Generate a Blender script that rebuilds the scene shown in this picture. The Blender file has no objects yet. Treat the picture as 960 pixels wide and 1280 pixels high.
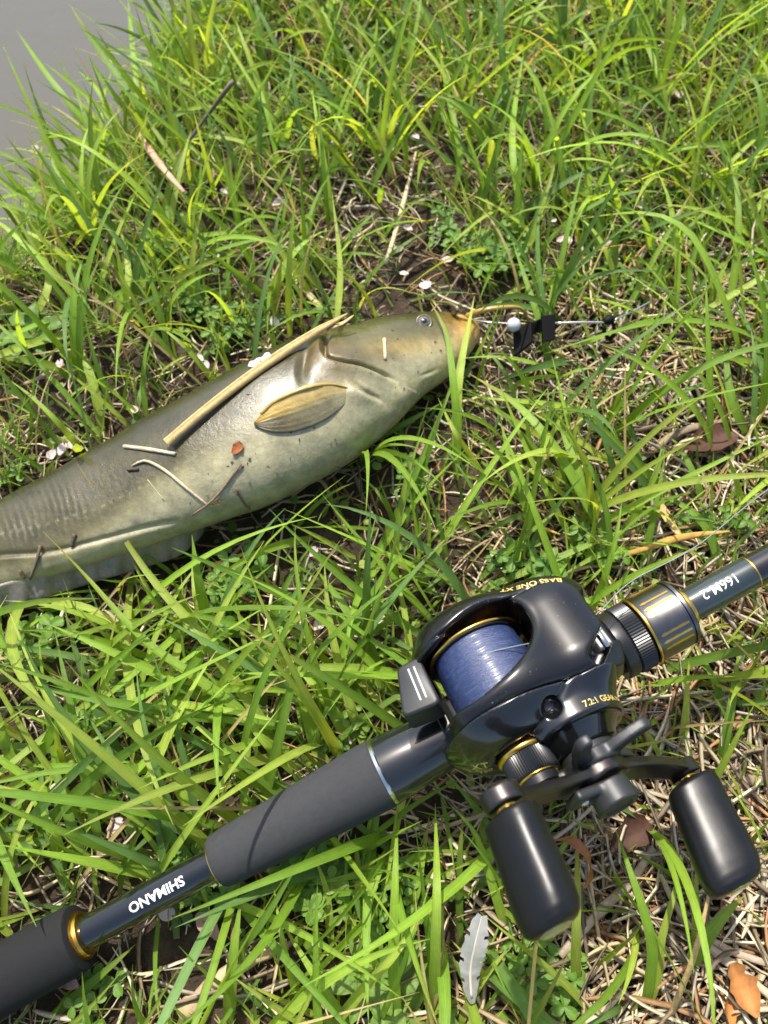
import bpy, bmesh, math, random
import numpy as np
from mathutils import Vector, Matrix
from mathutils.bvhtree import BVHTree
random.seed(7); RNG = np.random.default_rng(11)
scene = bpy.context.scene
COL = scene.collection
PI = math.pi

# ------------------------------------------------------------------ camera, sky, sun, exposure
CAM_H, CAM_PITCH, FPX = 0.30, math.radians(64), 924.0
cam_d = bpy.data.cameras.new('camera'); cam = bpy.data.objects.new('camera', cam_d); COL.objects.link(cam)
cam.location = (0, 0, CAM_H); cam.rotation_euler = (PI / 2 - CAM_PITCH, 0, 0)
cam_d.sensor_fit = 'VERTICAL'; cam_d.sensor_height = 36.0; cam_d.lens = 36.0 * FPX / 1280.0
cam_d.clip_start = 0.005; cam_d.clip_end = 500
cam_d.dof.use_dof = True; cam_d.dof.focus_distance = 0.262; cam_d.dof.aperture_fstop = 15.0
scene.camera = cam
SUN_DIR = Vector((-0.16, 0.46, 0.87)).normalized()          # towards the sun
world = bpy.data.worlds.new('World'); scene.world = world; world.use_nodes = True
wn = world.node_tree.nodes; wl = world.node_tree.links
sky = wn.new('ShaderNodeTexSky'); sky.sky_type = 'NISHITA'; sky.sun_disc = False
sky.sun_elevation = math.asin(SUN_DIR.z); sky.sun_rotation = math.atan2(SUN_DIR.x, SUN_DIR.y)
sky.dust_density = 3.0; sky.air_density = 1.0; sky.ozone_density = 1.0
bg = wn['Background']; wl.new(sky.outputs[0], bg.inputs[0]); bg.inputs[1].default_value = 0.15
sun_d = bpy.data.lights.new('sun', 'SUN'); sun_d.energy = 4.2; sun_d.angle = math.radians(1.2); sun_d.color = (1.0, 0.95, 0.86)
sun = bpy.data.objects.new('sun', sun_d); COL.objects.link(sun)
sun.rotation_euler = SUN_DIR.to_track_quat('Z', 'Y').to_euler()
vs = scene.view_settings; vs.view_transform = 'Standard'; vs.look = 'None'; vs.exposure = 0.80; vs.gamma = 1.0; vs.use_curve_mapping = False
scene.render.engine = 'CYCLES'
scene.cycles.use_denoising = True
scene.cycles.max_bounces = 8; scene.cycles.transparent_max_bounces = 8
scene.cycles.caustics_reflective = False; scene.cycles.caustics_refractive = False
scene.cycles.sample_clamp_indirect = 6.0

# ------------------------------------------------------------------ pixel -> point (photo is 960 x 1280)
fw = np.array([0, math.cos(CAM_PITCH), -math.sin(CAM_PITCH)]); up_ = np.array([0, math.sin(CAM_PITCH), math.cos(CAM_PITCH)])
rt = np.array([1.0, 0, 0]); CP = np.array([0, 0, CAM_H])
def ray(x, y): return fw + (x - 480) / FPX * rt - (y - 640) / FPX * up_
def gp(x, y, z=0.0):
    d = ray(x, y); return CP + d * ((z - CAM_H) / d[2])
def proj(p):
    p = np.asarray(p, float); d = p - CP; k = d @ fw
    return np.stack([480 + FPX * (d @ rt) / k, 640 - FPX * (d @ up_) / k], -1)
def depth_of(p): return float((np.asarray(p) - CP) @ fw)

# ------------------------------------------------------------------ materials
def new_mat(name):
    m = bpy.data.materials.new(name); m.use_nodes = True
    n = m.node_tree.nodes; l = m.node_tree.links
    return m, n, l, n['Principled BSDF']
def noise(n, l, scale, detail=4, rough=0.6, coord='Object', stretch=None):
    tc = n.new('ShaderNodeTexCoord'); t = n.new('ShaderNodeTexNoise')
    t.inputs['Scale'].default_value = scale; t.inputs['Detail'].default_value = detail; t.inputs['Roughness'].default_value = rough
    if stretch:
        mp = n.new('ShaderNodeMapping'); mp.inputs['Scale'].default_value = stretch
        l.new(tc.outputs[coord], mp.inputs['Vector']); l.new(mp.outputs[0], t.inputs['Vector'])
    else: l.new(tc.outputs[coord], t.inputs['Vector'])
    return t
def ramp(n, l, src, stops):
    r = n.new('ShaderNodeValToRGB'); e = r.color_ramp.elements
    e[0].position, e[0].color = stops[0][0], (*stops[0][1], 1); e[1].position, e[1].color = stops[-1][0], (*stops[-1][1], 1)
    for p, c in stops[1:-1]:
        k = e.new(p); k.color = (*c, 1)
    l.new(src, r.inputs[0]); return r
def bump(n, l, src, b, dist, strength=0.6):
    bp = n.new('ShaderNodeBump'); bp.inputs['Distance'].default_value = dist; bp.inputs['Strength'].default_value = strength
    l.new(src, bp.inputs['Height']); l.new(bp.outputs[0], b.inputs['Normal']); return bp
def simple(name, col, rough=0.4, metal=0.0, coat=0.0, var=0.0, vscale=400, bdist=0.0, bscale=1500, spec=0.5, coat_rough=0.05):
    m, n, l, b = new_mat(name)
    b.inputs['Base Color'].default_value = (*col, 1); b.inputs['Roughness'].default_value = rough
    b.inputs['Metallic'].default_value = metal; b.inputs['Coat Weight'].default_value = coat; b.inputs['Coat Roughness'].default_value = coat_rough
    b.inputs['Specular IOR Level'].default_value = spec
    if var:
        t = noise(n, l, vscale)
        r = ramp(n, l, t.outputs['Fac'], [(0.3, tuple(c * (1 - var) for c in col)), (0.7, tuple(min(1, c * (1 + var)) for c in col))])
        l.new(r.outputs[0], b.inputs['Base Color'])
        rr = n.new('ShaderNodeMapRange'); rr.inputs[3].default_value = max(0.02, rough * 0.8); rr.inputs[4].default_value = min(1, rough * 1.25)
        l.new(t.outputs['Fac'], rr.inputs[0]); l.new(rr.outputs[0], b.inputs['Roughness'])
    if bdist:
        t2 = noise(n, l, bscale, 3); bump(n, l, t2.outputs['Fac'], b, bdist)
    return m
def vcol_mat(name, rough=0.5, transl=0.0, coat=0.0, nscale=900, namp=0.25, stripes=False, bdist=0.0, spec=0.4, sub=0.0):
    """pigment from the 'col' attribute, varied by noise; optional light passing through thin leaves"""
    m, n, l, b = new_mat(name)
    at = n.new('ShaderNodeAttribute'); at.attribute_name = 'col'
    t = noise(n, l, nscale, 3)
    mr = n.new('ShaderNodeMapRange'); mr.inputs[3].default_value = 1 - namp; mr.inputs[4].default_value = 1 + namp
    l.new(t.outputs['Fac'], mr.inputs[0])
    mul = n.new('ShaderNodeVectorMath'); mul.operation = 'SCALE'
    l.new(at.outputs['Color'], mul.inputs[0]); l.new(mr.outputs[0], mul.inputs['Scale'])
    out = mul.outputs[0]
    if stripes:
        uv = n.new('ShaderNodeUVMap'); mp = n.new('ShaderNodeMapping'); mp.inputs['Scale'].default_value = (9, 1.2, 1)
        wv = n.new('ShaderNodeTexNoise'); wv.inputs['Scale'].default_value = 2.2; wv.inputs['Detail'].default_value = 3
        l.new(uv.outputs[0], mp.inputs[0]); l.new(mp.outputs[0], wv.inputs['Vector'])
        m2 = n.new('ShaderNodeMapRange'); m2.inputs[1].default_value = 0.3; m2.inputs[2].default_value = 0.7; m2.inputs[3].default_value = 0.78; m2.inputs[4].default_value = 1.2
        l.new(wv.outputs['Fac'], m2.inputs[0])
        mu2 = n.new('ShaderNodeVectorMath'); mu2.operation = 'SCALE'
        l.new(out, mu2.inputs[0]); l.new(m2.outputs[0], mu2.inputs['Scale']); out = mu2.outputs[0]
        bump(n, l, wv.outputs['Fac'], b, 0.0004, 0.5)
    elif bdist:
        bump(n, l, t.outputs['Fac'], b, bdist)
    l.new(out, b.inputs['Base Color'])
    b.inputs['Roughness'].default_value = rough; b.inputs['Coat Weight'].default_value = coat; b.inputs['Specular IOR Level'].default_value = spec
    if sub:
        b.inputs['Subsurface Weight'].default_value = sub; b.inputs['Subsurface Radius'].default_value = (1, .6, .3); b.inputs['Subsurface Scale'].default_value = 0.002
    if transl:
        tr = n.new('ShaderNodeBsdfTranslucent'); g = n.new('ShaderNodeVectorMath'); g.operation = 'MULTIPLY'; g.inputs[1].default_value = (1.7, 1.4, 0.6)
        l.new(out, g.inputs[0]); l.new(g.outputs[0], tr.inputs[0])
        mx = n.new('ShaderNodeMixShader'); mx.inputs[0].default_value = transl
        l.new(b.outputs[0], mx.inputs[1]); l.new(tr.outputs[0], mx.inputs[2]); l.new(mx.outputs[0], n['Material Output'].inputs[0])
    return m

M = {}
M['grass'] = vcol_mat('grass_leaf', 0.40, 0.48, nscale=160, namp=0.22, stripes=True, spec=0.35)
M['clover'] = vcol_mat('clover_leaf', 0.5, 0.35, nscale=700, namp=0.25, bdist=0.0004)
M['straw'] = vcol_mat('dry_straw', 0.65, 0.12, nscale=500, namp=0.45, bdist=0.0003, spec=0.25)
M['petal'] = vcol_mat('petal_white_pink', 0.5, 0.35, nscale=500, namp=0.08, spec=0.3)
M['bark'] = vcol_mat('twig_bark', 0.8, 0, nscale=700, namp=0.5, bdist=0.0006, spec=0.2)
M['crumb'] = vcol_mat('soil_crumb', 0.9, 0, nscale=800, namp=0.4, bdist=0.0005, spec=0.2)
M['black_gloss'] = simple('black_gloss_paint', (0.006, 0.0065, 0.007), 0.22, 0, 0.7, spec=0.5, coat_rough=0.04)
def flake():
    m, n, l, b = new_mat('black_metal_flake_paint')
    v = n.new('ShaderNodeTexVoronoi'); v.inputs['Scale'].default_value = 2600
    tc = n.new('ShaderNodeTexCoord'); l.new(tc.outputs['Object'], v.inputs['Vector'])
    r = ramp(n, l, v.outputs['Color'], [(0.0, (0.004, 0.0042, 0.005)), (0.93, (0.006, 0.0065, 0.0075)), (1.0, (0.09, 0.11, 0.13))])
    l.new(r.outputs[0], b.inputs['Base Color']); b.inputs['Roughness'].default_value = 0.24; b.inputs['Coat Weight'].default_value = 0.35; b.inputs['Coat Roughness'].default_value = 0.12
    b.inputs['Metallic'].default_value = 0.0; b.inputs['Specular IOR Level'].default_value = 0.32; b.inputs['Coat Roughness'].default_value = 0.08
    return m
M['flake'] = flake()
M['black_satin'] = simple('black_satin_metal', (0.012, 0.012, 0.013), 0.36, 0.2, 0.1, var=0.2, vscale=300)
M['black_matte'] = simple('black_matte_plastic', (0.018, 0.019, 0.020), 0.45, 0, 0, bdist=0.00006, bscale=4000)
M['knob_rubber'] = simple('charcoal_knob_rubber', (0.006, 0.0062, 0.007), 0.33, 0, 0.0, spec=0.33, var=0.15, vscale=150, bdist=0.00003, bscale=5000)
M['eva'] = simple('grey_foam_grip', (0.035, 0.036, 0.038), 0.9, 0, 0, var=0.12, vscale=500, bdist=0.00018, bscale=3500, spec=0.25)
M['eva_black'] = simple('black_foam_grip', (0.012, 0.012, 0.013), 0.9, 0, 0, var=0.15, vscale=500, bdist=0.00018, bscale=3500, spec=0.25)
M['gold'] = simple('gold_anodised', (0.72, 0.44, 0.09), 0.24, 1.0, 0.0, var=0.1, vscale=200)
M['gold_ink'] = simple('gold_print', (0.62, 0.47, 0.14), 0.45, 0.2)
M['gunmetal'] = simple('gunmetal_ring', (0.16, 0.155, 0.15), 0.30, 1.0, 0.0, var=0.12, vscale=200)
M['silver'] = simple('bright_steel', (0.62, 0.62, 0.60), 0.22, 1.0)
M['white_ink'] = simple('white_print', (0.75, 0.76, 0.77), 0.5)
M['grey_ink'] = simple('grey_print', (0.35, 0.36, 0.37), 0.5)
M['blank'] = simple('black_rod_blank', (0.006, 0.0065, 0.007), 0.12, 0, 0.8)
M['blank_grey'] = simple('grey_green_rod_blank', (0.030, 0.042, 0.042), 0.22, 0.35, 0.8, var=0.12, vscale=120)
M['seat'] = simple('dark_reel_seat', (0.010, 0.012, 0.014), 0.2, 0.1, 0.6)
M['handle_metal'] = simple('bronze_black_handle', (0.055, 0.048, 0.045), 0.33, 0.85, 0.2, var=0.15, vscale=200)
def knurl():
    m, n, l, b = new_mat('knurled_dark_metal')
    b.inputs['Base Color'].default_value = (0.05, 0.05, 0.05, 1); b.inputs['Metallic'].default_value = 0.9; b.inputs['Roughness'].default_value = 0.35
    return m
M['knurl'] = knurl()
def line_mat():
    m, n, l, b = new_mat('blue_wound_line')
    t = noise(n, l, 420, 5, 0.75, stretch=(1.0, 5.0, 1.0))
    r = ramp(n, l, t.outputs['Fac'], [(0.3, (0.010, 0.017, 0.055)), (0.55, (0.026, 0.044, 0.125)), (0.75, (0.07, 0.105, 0.23))])
    l.new(r.outputs[0], b.inputs['Base Color']); b.inputs['Roughness'].default_value = 0.3; b.inputs['Specular IOR Level'].default_value = 0.8
    bump(n, l, t.outputs['Fac'], b, 0.0005, 0.9); b.inputs['Coat Weight'].default_value = 0.3; b.inputs['Coat Roughness'].default_value = 0.25
    return m
M['line'] = line_mat()
M['loose_line'] = simple('clear_grey_line', (0.16, 0.19, 0.19), 0.4, 0, 0.0)
M['lure_black'] = simple('lure_black_plastic', (0.004, 0.004, 0.004), 0.6, 0, 0.0, spec=0.15)
M['bead'] = simple('white_glass_bead', (0.48, 0.50, 0.52), 0.2, 0, 0.3)
M['eye'] = simple('fish_eye_silver', (0.13, 0.12, 0.085), 0.15, 0.2, 0.8, var=0.35, vscale=900)
M['pupil'] = simple('fish_pupil', (0.006, 0.006, 0.008), 0.06, 0, 1.0)

# ------------------------------------------------------------------ object helpers
def tag(o, label=None, cat=None, group=None, kind=None):
    if label: o['label'] = label
    if cat: o['category'] = cat
    if group: o['group'] = group
    if kind: o['kind'] = kind
    return o
def empty(name, loc=(0, 0, 0)):
    o = bpy.data.objects.new(name, None); COL.objects.link(o); o.location = loc; o.empty_display_size = 0.01; return o
def link_mesh(name, me, parent=None, mat=None, local=False):
    if mat is not None and not me.materials: me.materials.append(mat)
    o = bpy.data.objects.new(name, me); COL.objects.link(o)
    if parent is not None:
        o.parent = parent
        if not local: o.matrix_parent_inverse = parent.matrix_basis.inverted()
    return o
def mk_mesh(verts, faces, name='m', smooth=True, cols=None, uvs=None):
    me = bpy.data.meshes.new(name)
    verts = np.asarray(verts, np.float32)
    if isinstance(faces, np.ndarray):
        nf, k = faces.shape
        me.vertices.add(len(verts)); me.vertices.foreach_set('co', verts.ravel())
        me.loops.add(nf * k); me.loops.foreach_set('vertex_index', faces.astype(np.int32).ravel())
        me.polygons.add(nf); me.polygons.foreach_set('loop_start', np.arange(0, nf * k, k, dtype=np.int32))
        try: me.polygons.foreach_set('loop_total', np.full(nf, k, dtype=np.int32))
        except Exception: pass
        me.update(calc_edges=True)
    else:
        me.from_pydata([tuple(map(float, v)) for v in verts], [], faces); me.update()
    me.polygons.foreach_set('use_smooth', np.full(len(me.polygons), smooth))
    if cols is not None:
        a = me.attributes.new('col', 'FLOAT_COLOR', 'POINT')
        c = np.ones((len(verts), 4), np.float32); c[:, :3] = cols; a.data.foreach_set('color', c.ravel())
    if uvs is not None:
        uvl = me.uv_layers.new(name='UVMap'); li = np.empty(len(me.loops), np.int32); me.loops.foreach_get('vertex_index', li)
        uvl.data.foreach_set('uv', np.asarray(uvs, np.float32)[li].ravel())
    me.validate(); me.update()
    return me
def catmull(pts, n):
    P = np.asarray(pts, float); 
    if len(P) == 2: return P[0] + (P[1] - P[0]) * np.linspace(0, 1, n)[:, None]
    Q = np.vstack([2 * P[0] - P[1], P, 2 * P[-1] - P[-2]])
    d = np.r_[0, np.cumsum(np.linalg.norm(np.diff(P, axis=0), axis=1))]; d /= d[-1]
    out = []
    for t in np.linspace(0, 1, n):
        i = min(np.searchsorted(d, t, 'right') - 1, len(P) - 2); i = max(i, 0); s = (t - d[i]) / (d[i + 1] - d[i] + 1e-12)
        a, b, c, e = Q[i:i + 4]
        out.append(0.5 * (2 * b + (c - a) * s + (2 * a - 5 * b + 4 * c - e) * s * s + (3 * b - a - 3 * c + e) * s ** 3))
    return np.array(out)
def frames(P):
    T = np.gradient(P, axis=0); T /= np.linalg.norm(T, axis=1)[:, None] + 1e-12
    ref = np.array([0, 0, 1.0]) if abs(T[:, 2]).mean() < 0.8 else np.array([1.0, 0, 0])
    S = np.cross(T, ref); S /= np.linalg.norm(S, axis=1)[:, None] + 1e-12
    return T, S, np.cross(S, T)
def tube(pts, rad, sides=8, n=None, flat=1.0, cap=True, wob=0.0):
    """closed tube along a path, radius a number or list along it; returns verts, faces"""
    P = catmull(pts, n or max(4, 3 * len(pts))); n = len(P)
    R = np.interp(np.linspace(0, 1, n), np.linspace(0, 1, len(rad)), rad) if hasattr(rad, '__len__') else np.full(n, rad)
    if wob: R = R * (1 + wob * RNG.standard_normal(n))
    T, S, U = frames(P); a = np.arange(sides) * 2 * PI / sides
    V = P[:, None] + R[:, None, None] * (np.cos(a)[None, :, None] * S[:, None] + flat * np.sin(a)[None, :, None] * U[:, None])
    V = V.reshape(-1, 3); F = []
    for i in range(n - 1):
        for k in range(sides):
            F.append((i * sides + k, i * sides + (k + 1) % sides, (i + 1) * sides + (k + 1) % sides, (i + 1) * sides + k))
    if cap:
        F.append(tuple(range(sides))[::-1]); F.append(tuple((n - 1) * sides + k for k in range(sides)))
    return V, F
def pixels(lst): return [gp(x, y, z) for x, y, z in lst]

# signed-distance solids -> mesh (surface nets)
def sdf_mesh(fn, lo, hi, h):
    xs = [np.arange(lo[i], hi[i] + h, h) for i in range(3)]
    X, Y, Z = np.meshgrid(*xs, indexing='ij'); D = fn(X, Y, Z).astype(np.float32)
    s = D < 0; n = np.array(D.shape)
    c = [(i, j, k) for i in (0, 1) for j in (0, 1) for k in (0, 1)]
    def sub(a, o): return a[o[0]:n[0] - 1 + o[0], o[1]:n[1] - 1 + o[1], o[2]:n[2] - 1 + o[2]]
    cnt = sum(sub(s, o).astype(np.int8) for o in c); act = (cnt > 0) & (cnt < 8)
    idx = np.full(act.shape, -1, np.int64); ijk = np.argwhere(act); idx[act] = np.arange(len(ijk))
    acc = np.zeros((len(ijk), 3)); num = np.zeros(len(ijk))
    for a in c:
        for ax in range(3):
            if a[ax]: continue
            b = list(a); b[ax] = 1
            da = D[tuple((ijk + a).T)]; db = D[tuple((ijk + b).T)]; m = (da < 0) != (db < 0)
            t = da[m] / (da[m] - db[m] + 1e-12)
            p = np.tile(np.array(a, float), (m.sum(), 1)); p[:, ax] = t
            acc[m] += p; num[m] += 1
    V = (ijk + acc / num[:, None]) * h + np.array([x[0] for x in xs])
    for _ in range(3):
        e = h * 0.25; d = fn(*V.T)
        g = np.stack([fn(*(V + o).T) - fn(*(V - o).T) for o in np.eye(3) * e], 1) / (2 * e)
        V -= np.clip((d / (np.sum(g * g, 1) + 1e-6)), -h * .6, h * .6)[:, None] * g * 0.8
    F = []
    for ax in range(3):
        b, cx = (ax + 1) % 3, (ax + 2) % 3
        sl0 = [slice(1, -1)] * 3; sl0[ax] = slice(0, n[ax] - 1); sl1 = list(sl0); sl1[ax] = slice(1, n[ax])
        ch = s[tuple(sl0)] != s[tuple(sl1)]; e = np.argwhere(ch)
        fl = s[tuple(sl0)][ch]; off = np.ones(3, int); off[ax] = 0; e = e + off
        def g(db, dc):
            q = e.copy(); q[:, b] -= db; q[:, cx] -= dc; return idx[tuple(q.T)]
        q = np.stack([g(1, 1), g(0, 1), g(0, 0), g(1, 0)], 1); q[~fl] = q[~fl][:, ::-1]; F.append(q)
    F = np.concatenate(F); F = F[(F >= 0).all(1)]
    return V, F
def smin(a, b, k): h = np.clip(0.5 + 0.5 * (b - a) / k, 0, 1); return b + (a - b) * h - k * h * (1 - h)
def smax(a, b, k): return -smin(-a, -b, k)
def rbox(x, y, z, hx, hy, hz, r):
    qx, qy, qz = abs(x) - hx + r, abs(y) - hy + r, abs(z) - hz + r
    return np.sqrt(np.maximum(qx, 0) ** 2 + np.maximum(qy, 0) ** 2 + np.maximum(qz, 0) ** 2) + np.minimum(np.maximum(qx, np.maximum(qy, qz)), 0) - r
def rcyl(rho, t, r, hh, rr):
    a, b = rho - r + rr, abs(t) - hh + rr
    return np.sqrt(np.maximum(a, 0) ** 2 + np.maximum(b, 0) ** 2) + np.minimum(np.maximum(a, b), 0) - rr

# ------------------------------------------------------------------ ground, water
W0, W1 = gp(-40, 325)[:2], gp(310, -30)[:2]
wd = (W1 - W0) / np.linalg.norm(W1 - W0); wnrm = np.array([-wd[1], wd[0]])      # towards the water
def vnoise(x, y, seed, f):
    r = np.random.default_rng(seed); v = 0
    for i in range(7):
        a, ph, k = r.uniform(0, 2 * PI), r.uniform(0, 2 * PI), f * r.uniform(0.6, 1.8)
        v = v + np.sin((x * math.cos(a) + y * math.sin(a)) * k + ph)
    return v / 7
def gz(x, y):
    x = np.asarray(x, float); y = np.asarray(y, float)
    d = (x - W0[0]) * wnrm[0] + (y - W0[1]) * wnrm[1] + 0.02 * vnoise(x, y, 5, 18)
    bank = np.clip((d + 0.03) / 0.16, 0, 1); bank = bank * bank * (3 - 2 * bank)
    fine = np.clip(1.2 - np.hypot(x, y - .25), 0.15, 1)
    return -0.004 + 0.006 * vnoise(x, y, 1, 22) + fine * (0.0032 * vnoise(x, y, 2, 95) + 0.0016 * vnoise(x, y, 3, 330)) - 0.26 * bank
def axis_pts(lo, hi, step, far):
    a = np.arange(lo, hi, step); out = []; s = step; p = hi
    while p < far: s *= 1.35; p += s; out.append(p)
    neg = []; s = step; p = lo
    while p > -far: s *= 1.35; p -= s; neg.append(p)
    return np.r_[neg[::-1], a, hi, out]
gx, gy = axis_pts(-.42, .42, .0032, 120), axis_pts(-.12, .72, .0032, 120)
GX, GY = np.meshgrid(gx, gy, indexing='ij'); GZ = gz(GX, GY)
ids = np.arange(GX.size).reshape(GX.shape)
gf = np.stack([ids[:-1, :-1], ids[1:, :-1], ids[1:, 1:], ids[:-1, 1:]], -1).reshape(-1, 4)
def soil():
    m, n, l, b = new_mat('moist_brown_soil')
    t1 = noise(n, l, 60, 6, 0.65); t2 = noise(n, l, 700, 5, 0.7)
    r = ramp(n, l, t1.outputs['Fac'], [(0.3, (0.032, 0.022, 0.014)), (0.5, (0.075, 0.052, 0.033)), (0.72, (0.16, 0.12, 0.078))])
    mr = n.new('ShaderNodeMapRange'); mr.inputs[3].default_value = 0.5; mr.inputs[4].default_value = 1.5; l.new(t2.outputs['Fac'], mr.inputs[0])
    mu = n.new('ShaderNodeVectorMath'); mu.operation = 'SCALE'; l.new(r.outputs[0], mu.inputs[0]); l.new(mr.outputs[0], mu.inputs['Scale'])
    l.new(mu.outputs[0], b.inputs['Base Color']); b.inputs['Roughness'].default_value = 0.85; b.inputs['Specular IOR Level'].default_value = 0.25
    bump(n, l, t2.outputs['Fac'], b, 0.004, 1.0); return m
tag(link_mesh('ground', mk_mesh(np.stack([GX, GY, GZ], -1).reshape(-1, 3), gf, 'ground'), None, soil()), kind='structure')
def water_mat():
    m, n, l, b = new_mat('murky_grey_water')
    b.inputs['Base Color'].default_value = (0.085, 0.082, 0.066, 1); b.inputs['Roughness'].default_value = 0.12; b.inputs['IOR'].default_value = 1.33
    t = noise(n, l, 14, 3); bump(n, l, t.outputs['Fac'], b, 0.01, 0.25); return m
wv = np.array([[-120, -120, -.115], [120, -120, -.115], [120, 120, -.115], [-120, 120, -.115]])
tag(link_mesh('water', mk_mesh(wv, [(0, 1, 2, 3)], 'water', False), None, water_mat()), kind='structure')

# ------------------------------------------------------------------ catfish
# stations: far (dorsal) outline pixel, near (ventral) outline pixel, thickness / width
ST = [((590, 396), (591, 404), .9), ((584, 391), (589, 417), .80), ((570, 386), (580, 436), .72), ((545, 386), (566, 458), .66), ((510, 390), (542, 481), .66),
      ((465, 399), (507, 508), .68), ((420, 409), (464, 548), .70), ((375, 425), (415, 588), .70), ((325, 450), (368, 616), .70),
      ((270, 478), (322, 640), .68), ((200, 511), (268, 658), .64), ((130, 551), (203, 680), .58), ((60, 590), (134, 702), .54),
      ((0, 621), (64, 722), .50), ((-60, 655), (0, 740), .45), ((-140, 703), (-95, 766), .38), ((-215, 748), (-190, 790), .28), ((-262, 775), (-246, 800), .22)]
cen, hw, th = [], [], []
for (a, b, k) in ST:
    z = 0.024
    for _ in range(3):
        A_, B_ = gp(*a, z), gp(*b, z); w = np.linalg.norm(A_ - B_) / 2; z = max(0.006, w * k + 0.002)
    w *= .90; cen.append((A_ + B_) / 2); hw.append(w); th.append(w * k)
NU, NV = 1000, 190
tt = np.linspace(0, 1, NU)
cen = np.array(cen); 
FC = catmull(cen, NU)
dd = np.r_[0, np.cumsum(np.linalg.norm(np.diff(cen, axis=0), axis=1))]; dd /= dd[-1]
HWs = catmull(np.c_[dd, hw, th], NU)
HW, TH = np.interp(tt, dd, hw), np.interp(tt, dd, th)
ker = np.hanning(49); ker /= ker.sum()
sm = lambda a: np.convolve(np.pad(a, 24, mode='reflect', reflect_type='odd'), ker, 'valid')
HW, TH = np.maximum(sm(HW), 0.0012), np.maximum(sm(TH), 0.001)
snub = np.clip(tt / 0.012, 0, 1) ** 0.5; HW *= 0.25 + 0.75 * snub; TH *= 0.25 + 0.75 * snub
T = np.gradient(FC, axis=0); T = np.stack([sm(T[:, i_]) for i_ in range(3)], 1); T[:, 2] = 0; T /= np.linalg.norm(T, axis=1)[:, None]
DR = np.stack([T[:, 1], -T[:, 0], 0 * T[:, 0]], 1)      # towards the far (back) side when tail lies left
if DR[400, 1] < 0: DR = -DR
th_a = np.linspace(0, 2 * PI, NV, endpoint=False)
ca, sa = np.cos(th_a), np.sin(th_a)
e = 0.92
sx = np.sign(ca) * abs(ca) ** e; sz = np.sign(sa) * abs(sa) ** e
FV = FC[:, None] + HW[:, None, None] * sx[None, :, None] * DR[:, None] + np.array([0, 0, 1.0]) * (TH[:, None] * sz[None])[..., None]
Vn = ca[None, :, None] / HW[:, None, None] * DR[:, None] + np.array([0, 0, 1.0]) * (sa[None] / TH[:, None])[..., None]
Vn /= np.linalg.norm(Vn, axis=2)[..., None]
FP = proj(FV)                                            # where each skin point lies in the photo
face_cam = np.einsum('ijk,ijk->ij', Vn, CP - FV) > 0
def seg_dist(Pp, line):
    L = np.asarray(line, float); best = np.full(Pp.shape[:-1], 1e9); side = np.zeros(Pp.shape[:-1])
    for a, b in zip(L[:-1], L[1:]):
        ab = b - a; t = np.clip(((Pp - a) @ ab) / (ab @ ab), 0, 1); q = Pp - a - t[..., None] * ab
        d = np.hypot(q[..., 0], q[..., 1]); s = np.sign(ab[0] * q[..., 1] - ab[1] * q[..., 0])
        side = np.where(d < best, s, side); best = np.minimum(d, best)
    return best, side
disp = np.zeros(FV.shape[:2])
ss0 = lambda t: np.clip(t, 0, 1) ** 2 * (3 - 2 * np.clip(t, 0, 1))
def fold(line, depth, width, step=0.0, swide=10):
    """a skin crease along a line, with the flap on one side standing proud"""
    L = catmull(np.c_[np.asarray(line, float), np.zeros(len(line))], 24)[:, :2]
    d, s = seg_dist(FP, L)
    ends = np.minimum(np.hypot(*(FP - L[0]).transpose(2, 0, 1)), np.hypot(*(FP - L[-1]).transpose(2, 0, 1)))
    fade = ss0(ends / 34)
    global disp
    disp = disp + face_cam * fade * (-depth * np.exp(-(d / width) ** 2) + step * np.exp(-(d / swide) ** 2) * (s > 0) * (1 - np.exp(-(d / width) ** 2)))
fold([(418, 408), (406, 428), (408, 446), (428, 453), (452, 457), (478, 467), (502, 480)], .0032, 2.8, .0030, 16)
fold([(432, 470), (450, 486), (470, 497), (486, 506)], .0018, 3.0, .0016, 14)
fold([(515, 474), (535, 467), (556, 458)], .0006, 2.2, .0004, 7)
fold([(392, 428), (380, 450), (378, 470), (385, 488)], .0022, 7.0, .0012, 14)
fold([(563, 392), (572, 398), (586, 402)], .0020, 2.0, .0008, 6)
fold([(560, 404), (566, 416), (567, 428)], .0005, 2.0, .0003, 5)
fold([(470, 452), (500, 455), (525, 448)], -.0005, 9.0)
fold([(430, 420), (470, 412), (505, 408)], -.0006, 10.0)
bm_ = np.exp(-((FP[..., 0] - 448) / 20) ** 2 - ((FP[..., 1] - 491) / 14) ** 2); disp = disp + face_cam * .0016 * bm_
fold([(-60, 706), (0, 694), (60, 690), (120, 676), (180, 660), (230, 650)], .0011, 3.5, .0005, 9)
# skin wrinkles over the rear flank
fr = np.clip((FP[..., 1] - 560) / 40, 0, 1) * np.clip((200 - FP[..., 0]) / 120, 0, 1) * np.clip((690 - FP[..., 1]) / 30, 0, 1)
al = FP[..., 0] * .85 - FP[..., 1] * .25 + 5 * vnoise(FP[..., 0], FP[..., 1], 8, .05)
disp += face_cam * fr * 0.00006 * np.sin(al * 0.78) * (.5 + vnoise(FP[..., 0], FP[..., 1], 31, .06))
disp += 0.0007 * vnoise(FV[..., 0], FV[..., 1] + FV[..., 2], 9, 130) * np.clip(HW / .01, 0, 1)[:, None]
FV = FV + Vn * disp[..., None]
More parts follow.
